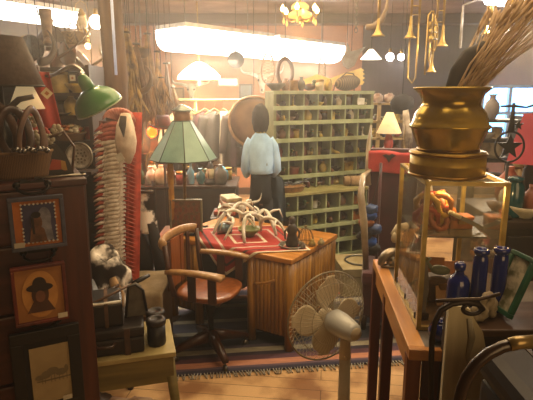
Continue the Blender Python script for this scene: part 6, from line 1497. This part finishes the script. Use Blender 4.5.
# near cabinet with bottles
AZ = P(459, 307, 1.33).z; AX = .522; AY0, AY1 = 1.20, 1.372
t = thing('low_cabinet', 'dark brown cabinet holding cobalt bottles, in front of the glass case', 'cabinet', (AX, AY0, 0))
obj('body', B().span(0, .62, 0, AY1-AY0, 0, AZ-.02), wood('#2c1c12', '#1c110a', .5), t); obj('top', B().span(-.004, .63, -.012, AY1-AY0, AZ-.02, AZ, bev=.004), wood('#4a3422', '#302014', .4, 4, 'x'), t)
for x in (.02, .32): d = obj('door', B().span(x, x+.28, -.010, -.001, .1, AZ-.05, bev=.003), wood('#33221a', '#20140e', .5), t); obj('knob', B().blob((x+.25, -.02, .7), (.01, .01, .01), sub=2), brs, d)
cob = mat('#0e2484', .12, c2='#081858', sc=4, coat=.6)
def colx(px, y): return P(px, 280, y).x
Y1 = 1.335; r_ = S(11, Y1, 280); H_ = P(459, 262, Y1).z-AZ
t = thing('cobalt_bottle', 'squat wide cobalt blue bottle with a stopper, leftmost on the dark brown cabinet', 'bottle', (colx(459, Y1), Y1, AZ+.0005))
obj('body', B().lathe([(.001, 0), (r_, 0), (r_*1.03, .006), (r_, H_*.55), (r_*.75, H_*.68), (r_*.4, H_*.74), (r_*.38, H_*.80), (.001, H_*.8)], 28), cob, t); obj('stopper', B().lathe([(r_*.36, H_*.80), (r_*.5, H_*.84), (r_*.52, H_*.95), (r_*.3, H_), (.001, H_)], 20), cob, t)
for px, w, ytop, y_, lb in ((479, 7.2, 249, 1.31, 'tall slim cobalt blue bottle in the middle of the dark brown cabinet'), (499, 7.2, 248, 1.31, 'tall slim cobalt blue bottle beside the green picture frame')):
    r_ = S(w, y_, 280); H_ = P(px, ytop, y_).z-AZ
    t = thing('cobalt_bottle', lb, 'bottle', (colx(px, y_), y_, AZ+.0005))
    obj('body', B().lathe([(.001, 0), (r_, 0), (r_*1.02, .005), (r_, H_*.8), (r_*.9, H_*.88), (r_*.72, H_*.92), (.001, H_*.92)], 24), cob, t)
    obj('collar', B().lathe([(r_*.78, H_*.90), (r_*1.05, H_*.94), (r_*1.05, H_), (r_*.7, H_), (r_*.7, H_*.92)], 20), cob, t)
Y2 = 1.42
p = G(440, 330, CZ); t = thing('cobalt_jar', 'round cobalt blue jar on the counter at the foot of the glass case', 'jar', (P(440, 325, 1.43).x, 1.425, CZ+.001))
obj('body', B().lathe([(.001, 0), (.022, 0), (.034, .015), (.036, .035), (.026, .055), (.018, .062), (.001, .062)], 24), cob, t); obj('lip', B().lathe([(.018, .060), (.022, .066), (.016, .068), (.015, .06)], 16), cob, t)
# pale coral-like rings
for k, (px, py, r_, lb) in enumerate(((481, 293, .016, 'left pale knobbly ring in front of the cobalt bottles'), (489, 288, .017, 'upper pale knobbly ring in front of the cobalt bottles'), (495, 294, .016, 'right pale knobbly ring in front of the cobalt bottles'), (487, 298, .014, 'lowest pale knobbly ring in front of the cobalt bottles'))):
    p = P(px, py, 1.235+.012*k); p.z = max(p.z, AZ+.03)
    o = solid('coral', k, lambda: B().tube([(r_*math.cos(a), 0, r_*math.sin(a)) for a in [2*PI*q/16 for q in range(16)]], [.0085+.003*(q % 2) for q in range(16)], 7, loop=True), mat('#a89c84', .7, c2='#7c7058', sc=40), 'coral_ring', lb, 'ornament', (p.x, 1.235+.014*k, AZ+r_+.0105+(.026 if k == 1 else 0)), .5*k, 1)
# green picture frame leaning
pf = P(513, 345, 1.2)
t = thing('green_picture_frame', 'dark green wooden picture frame with a pale mottled print, leaning back at an angle', 'picture', (P(501, 342, 1.26).x, 1.275, AZ+.008), math.radians(-80), rx=math.radians(-21))
for n, bb, m, sub in frame_parts(.095, .172, .013, mat('#1c5c44', .4, c2='#124030', sc=20), mat('#d0c8ac', .6, c2='#6c6c4c', sc=24, contrast=.25), t=.016): obj('frame' if n == 'frame' else 'print', bb, m, t)
# whitewashed board
t = thing('whitewashed_board', 'pale whitewashed board with a rounded shoulder standing beside the iron hook', 'board', (P(447, 340, 1.14).x, 1.145, 0), -.10)
zb = P(455, 307, 1.14).z
obj('board', B().prism([(0, 0), (.10, 0), (.10, zb-.12), (.086, zb-.065), (.062, zb-.03), (.052, zb-.008), (.035, zb), (0, zb)], .018), mat('#d0c8a8', .8, c2='#aca484', sc=5, stretch=(4, 4, .6), bump=.2), t)
b = B(); b.tube([(.05, -.002, zb-.03), (.06, -.002, zb-.08), (.055, -.002, zb-.13), (.065, -.002, zb-.19)], [.006, .009, .006, .003], 6, flat=.4); obj('carved_scroll', b, mat('#a8a084', .8), t)
# iron hook rod with ring
xh = lambda px, py: P(px, py, 1.0)
t = thing('iron_hook_rod', 'dark bent iron rod hooking over the whitewashed board', 'rod', (xh(432, 400).x, 1.0, 0))
o0 = Vector((xh(432, 400).x, 1.0, 0))
pts = [xh(431, 400)-o0, xh(431, 370)-o0, xh(432, 340)-o0, xh(435, 322)-o0, xh(441, 310)-o0, xh(452, 304)-o0, xh(466, 302)-o0, xh(478, 304)-o0, xh(483, 310)-o0]
obj('rod', B().tube([Vector((pts[0].x, pts[0].y, 0))]+pts, .0065, 8), mat('#2c2019', .5, .4), t)
obj('scroll_end', B().tube([xh(468+9*math.cos(a)+4, 309+5*math.sin(a))-o0 for a in [2*PI*q/20 for q in range(18)]], .005, 6), mat('#2c2019', .5, .4), t)
obj('cross_rod', B().tube([xh(436, 301)-o0, xh(450, 300)-o0, xh(480, 299)-o0, xh(500, 294)-o0], .004, 6), mat('#3c2c20', .5, .4), t)
# leather trunk and bentwood arm at the near right
TX = P(478, 380, .95).x; zt4 = P(505, 352, .92).z
t = thing('travel_trunk', 'dark glossy brown leather trunk on end at the near right corner', 'trunk', (TX, .70, 0), 0)
ltr = mat('#160e09', .6, c2='#140c08', sc=6)
obj('body', B().span(0, .42, 0, .25, 0, zt4-.07, bev=.02), ltr, t); obj('lid', B().span(-.006, .43, -.006, .256, zt4-.066, zt4, bev=.025), ltr, t)
obj('band', B().span(-.004, .425, -.008, .002, zt4-.12, zt4-.10, bev=.002), mat('#4a2e1a', .3, coat=.3), t)
for x in (.08, .3): obj('strap', B().span(x, x+.03, -.012, .258, zt4-.2, zt4+.003, bev=.003), mat('#3c2818', .4), t)
xa = lambda px, py, y=.88: P(px, py, y)
t = thing('bentwood_chair', 'dark bentwood chair whose curved arm rises in front of the trunk', 'chair', (xa(480, 390, .64).x, .64, 0))
o1 = Vector((xa(480, 390, .64).x, .64, 0)); bw = wood('#3a2c26', '#241a16', .3, coat=.4)
ap = [xa(x, y, .64)-o1 for x, y in ((459, 402), (462, 390), (467, 377), (476, 364), (488, 354), (502, 347), (518, 343), (536, 342))]
obj('arm', B().tube([Vector((ap[0].x+.0, 0, .0))]+[Vector((ap[0].x, 0, .6))]+ap, [.012, .012]+[.0085]*8, 10), bw, t)
obj('brass_cap', B().tube([xa(510, 344.5, .635)-o1, xa(518, 342.5, .635)-o1, xa(536, 341.5, .635)-o1], .0095, 8), mat('#b09a68', .3, .6), t)
obj('seat', B().lathe([(.001, .44), (.17, .44), (.18, .455), (.17, .47), (.001, .465)], 28, TR(.16, -.14)), bw, t)
for x, y in ((.02, -.26), (.3, -.26), (.3, .0)): obj('leg', B().cyl((x, y, 0), (.16+(x-.16)*.8, -.14+(y+.14)*.8, .445), .014, n=8), bw, t)
obj('rear_hoop', B().tube([(.33, -.28, .45), (.33, -.30, .8), ap[-1]], .010, 8), bw, t)

# more dried bundles and tools hung thickly between the post and the pendant lamp
for k, (px, py, Y, L_, cn, c) in enumerate(((126, 28, 4.0, .50, 'yellow', '#a8843c'), (136, 40, 4.3, .62, 'brown', '#6c4c2c'), (147, 30, 4.5, .70, 'tan', '#94744c'), (157, 48, 4.7, .60, 'ochre', '#b08438'), (166, 60, 4.9, .55, 'dark brown', '#54392a'), (130, 66, 4.2, .5, 'olive', '#7a6a38'), (143, 78, 4.6, .45, 'russet', '#8c5430'), (156, 86, 5.0, .40, 'straw', '#b89858'), (172, 84, 5.1, .36, 'grey-brown', '#7c6850'))):
    p = P(px, py, Y); t = thing('dried_stalk_bundle', '%s dried stalk bundle hung in the thick row between post and pendant lamp' % cn, 'dried plant', p, .4*k)
    obj('stalks', frond_b(22, L_, .10, 40+k), mat(c, .85, c2='#4c3420', sc=14), t); obj('binding', B().tube([(.024*math.cos(a), .024*math.sin(a), -.03) for a in [2*PI*q/14 for q in range(14)]], .009, 6, loop=True), lea, t)
    obj('hanging_cord', B().cyl((0, 0, 0), (0, 0, ZC-p.z), .003, n=5), bkl, t)
for k, (px, py, Y, nm, lb) in enumerate(((70, 56, 4.4, 'saddle', 'dark brown saddle hanging under the small warm bulb'), (52, 34, 4.4, 'saddle', 'dark saddle hanging near the ceiling over the shelf unit'), (30, 48, 4.2, 'drum', 'brown hide drum hanging right of the dark lampshade top'), (104, 84, 4.3, 'drum', 'tan hide drum hanging between green lamp and post'), (112, 40, 4.6, 'drum', 'dark hide drum hanging against the rough post'))):
    p = P(px, py, Y); t = thing('hanging_' + nm, lb, nm, p, .4*k)
    if nm == 'saddle':
        obj('seat', B().sheet(lambda u, v: (.16*(u-.5)*2*(.7+.3*math.sin(PI*v)), .28*(v-.5), .10*(1-((u-.5)*2)**2)+.05*math.cos(2*PI*v)-.1), 16, 16), mat('#4a3020', .4, c2='#2c1c12', sc=8, coat=.3), t, thick=.015)
        obj('horn', B().tube([(0, -.11, .02), (0, -.14, .07), (0, -.15, .10)], [.02, .014, .02], 8), lea, t)
        for sx in (-1, 1): obj('stirrup', B().tube([(sx*.15+.03*math.cos(a), 0, -.22+.04*math.sin(a)) for a in [2*PI*q/16 for q in range(16)]], .007, 6, loop=True).cyl((sx*.14, 0, -.08), (sx*.15, 0, -.18), .008, n=6), lea2, t)
    else:
        obj('shell', B().lathe([(.10, -.04), (.105, 0), (.10, .04)], 24, TR(rx=PI/2), caps=False), wk2, t, thick=.004)
        for y in (-.04, .04): obj('drum_skin', B().lathe([(.001, y), (.10, y)], 24, TR(rx=PI/2)), (brn, tan, lea)[k % 3], t)
    obj('hanging_cord', B().cyl((0, 0, .05), (0, 0, ZC-p.z), .003, n=5), bkl, t)
point('case_light', cpt(.5, .45, .42), 2.0, '#ffd890', .03)  # added fill inside the glass case, which has no lamp of its own

rnd = random.Random(91)
for i, (px, dy, kk, cn, m, sc_) in enumerate(((507, .38, 'jug', 'rust', mat('#a04c2c', .5), .9), (515, .40, 'vase', 'ivory', crm, 1.0), (523, .38, 'tin', 'crimson', mat('#b03040', .5), 1.0), (531, .36, 'bottle', 'amber', mat('#8c5418', .2), 1.0), (510, .30, 'tin', 'pink', mat('#c88880', .5), .7), (526, .06, 'bowl', 'cream-white', wht, .8), (533, .24, 'vase', 'orange', ora, .8))):
    ware(kk, cn, m, '%s %s in the crowd of wares on the black-brown cabinet' % (cn, KN[kk]), c3(px, dy), rnd.random(), sc_)
# ---------------------------------------------------------------- fluorescent fixtures and lamps
tube_m = emis('#fff6ea', 14)
FZ = 2.30
def fluoro(name, label, p0, p1, wdt=.30):
    p0 = Vector(p0); p1 = Vector(p1); L = (p1-p0).length; m = (p0+p1)/2; rz = math.atan2(p1.y-p0.y, p1.x-p0.x)
    t = thing(name, label, 'ceiling light', m, rz, 'fluorescent ceiling lights')
    obj('housing', B().span(-L/2, L/2, -wdt/2, wdt/2, .075, .12, bev=.01), mat('#d8d2c4', .5), t)
    b = B(); b.loft([[(x, wdt*.5*math.cos(a), .075-(.22 if wdt > .4 else .14)*max(0, math.sin(a))**.6) for a in [PI*k/12 for k in range(13)]] for x in (-L/2, L/2)])  # diffuser shaped oversized so it carries the bloom around the tubes
    obj('diffuser', b, tube_m, t)
    for x in (-L*.35, L*.35): obj('hanging_rod', B().cyl((x, 0, .12), (x, 0, ZC-m.z), .005, n=6), mat('#8a8478', .4, .7), t)
    area('light_'+name, (m.x, m.y, m.z-.20), L, 135*L/2, '#ffe9c8', (0, 0, rz), wdt)
f0 = P(170, 36, 5.2); f1 = P(262, 46, 6.2); f2 = P(330, 53, 7.2)
fluoro('fluorescent_light', 'near half of the long bright fluorescent light over the shop middle', f0, f1-Vector((.03, .03, 0)), .48)
fluoro('fluorescent_light', 'far half of the long bright fluorescent light, above the pigeonhole cabinet', f1+Vector((.03, .03, 0)), f2, .50)
g0_ = P(-20, 11, 4.6); g1_ = P(74, 20, 5.4)
fluoro('fluorescent_light', 'bright fluorescent light at the upper left above the dark lampshade', g0_, g1_, .24)
h0 = P(488, 1, 3.6); h1 = P(560, -3, 3.9)
fluoro('fluorescent_light', 'bright fluorescent light at the upper right above the wheat bundle', h0, h1, .1)
def bulb(px, py, Y, r, label, st=14, col='#fff0d8', pw=6):
    p = P(px, py, Y); t = thing('hanging_bulb', label, 'lamp', p, 0)
    obj('globe', B().blob((0, 0, 0), (r, r, r*1.05), sub=3), emis(col, st), t)
    obj('socket', B().cyl((0, 0, r*.9), (0, 0, r+.05), .018, n=12), brs, t)
    obj('cord', B().cyl((0, 0, r+.05), (0, 0, ZC-p.z), .003, n=5), bkl, t)
    point('light_bulb', p-Vector((0, 0, r+.05)), pw, col)
bulb(96, 22, 4.4, .055, 'bright round hanging bulb left of the rough post', 18)
bulb(88, 46, 4.6, .026, 'small warm hanging bulb just below the bright round one', 12, '#ffd79a', 3)
bulb(390, 57, 6.0, .045, 'left one of two small white bulbs beyond the brass horns', 16, '#fff6ff', 3)
bulb(401, 57, 6.1, .04, 'right one of two small white bulbs beyond the brass horns', 16, '#fff6ff', 3)
bulb(152, 132, 4.8, .05, 'orange glowing small lamp between headdress and green lampshade', 5, '#ff5a14', 8)
# bright bell pendant
p = P(199, 73, 6.0); t = thing('pendant_lamp', 'glowing glass bell pendant lamp hanging below the long fluorescent light', 'lamp', p)
obj('glass_shade', B().lathe([(.25, -.07), (.24, -.03), (.17, .04), (.08, .10), (.04, .12), (.001, .125)], 32), emis('#ffe9b0', 14), t)
obj('rod', B().cyl((0, 0, .12), (0, 0, ZC-p.z), .008, n=6), brs, t); obj('finial', B().blob((0, 0, -.11), (.02, .02, .03), sub=2), emis('#ffd890', 3), t)
point('light_pendant', p-Vector((0, 0, .25)), 12, '#ffcf8c')
# chandelier
p = P(300, 14, 4.9)
t = thing('chandelier', 'amber glass and brass chandelier with lit candle bulbs at the top of the shop', 'chandelier', p)
obj('stem', B().lathe([(.012, -.08), (.03, -.05), (.012, -.02), (.02, .05), (.008, .1), (.008, ZC-p.z)], 12), brs, t)
for k in range(6):
    a = PI*k/3+.3; dx, dy = math.cos(a), math.sin(a)
    am = obj('arm', B().tube([(0, 0, -.03), (dx*.08, dy*.08, -.07), (dx*.16, dy*.16, -.03), (dx*.17, dy*.17, .01)], .006, 6), brs, t)
    obj('candle_bulb', B().tube([(dx*.17, dy*.17, .015), (dx*.17, dy*.17, .04), (dx*.17, dy*.17, .075)], [.014, .022, .003], 10), emis('#ffd88a', 16), am)
    obj('crystal_drop', B().tube([(dx*.16, dy*.16, -.04), (dx*.16, dy*.16, -.075), (dx*.16, dy*.16, -.10)], [.003, .013, .002], 6), mat('#e8b060', .15, emit=.8, ec='#ffb860'), am)
for z, r_ in ((-.0, .11), (.07, .08)): obj('glass_tier', B().lathe([(r_, z-.03), (r_*1.05, z), (r_*.6, z+.03)], 16, caps=False), mat('#d8a860', .2, emit=1.0, ec='#ffc070', alpha=.7), t)
point('light_chandelier', p-Vector((0, 0, .2)), 12, '#ffc27a')
# gentle fill: added lamps without fixtures, over the aisle and behind the viewer
area('light_aisle', (.7, 1.7, 2.7), 1.2, 24, '#ffd8a8')
area('light_aisle', (.2, 3.7, 2.70), 2.2, 70, '#ffdca4')
area('light_aisle', (-1.2, 5.2, 2.70), 2.2, 12, '#ffe2c4')
area('light_front_of_shop', (1.2, -1.3, 2.2), 2.0, 34, '#ffcc8c', (math.radians(70), 0, 0))

# ================================================================ camera, light
cam = bpy.data.cameras.new('camera'); co = bpy.data.objects.new('camera', cam); COL.objects.link(co)
cam.sensor_width = 36; cam.lens = 36*F/533; cam.clip_start = .05
co.location = (0, 0, CH); co.rotation_euler = (PI/2-TH, 0, 0)
bpy.context.scene.camera = co
W_ = bpy.data.worlds.new('world'); bpy.context.scene.world = W_; W_.use_nodes = True
W_.node_tree.nodes['Background'].inputs[0].default_value = lin('#ffcf98'); W_.node_tree.nodes['Background'].inputs[1].default_value = .22
nw = W_.node_tree; vs = nw.nodes.new('ShaderNodeVolumeScatter'); vs.inputs['Density'].default_value = .034; vs.inputs['Anisotropy'].default_value = .8; vs.inputs[0].default_value = (1, .93, .80, 1)
nw.links.new(vs.outputs[0], nw.nodes['World Output'].inputs['Volume'])   # scattering haze added for the lamps' bloom and the overall veil
sc = bpy.context.scene
sc.view_settings.view_transform = 'Standard'; sc.view_settings.look = 'None'
sc.view_settings.exposure = 0; sc.view_settings.gamma = 1
sc.cycles.use_denoising = True; sc.cycles.max_bounces = 6; sc.cycles.transparent_max_bounces = 12
sc.cycles.sample_clamp_indirect = 4
sc.cycles.volume_bounces = 0; sc.cycles.volume_step_rate = 2
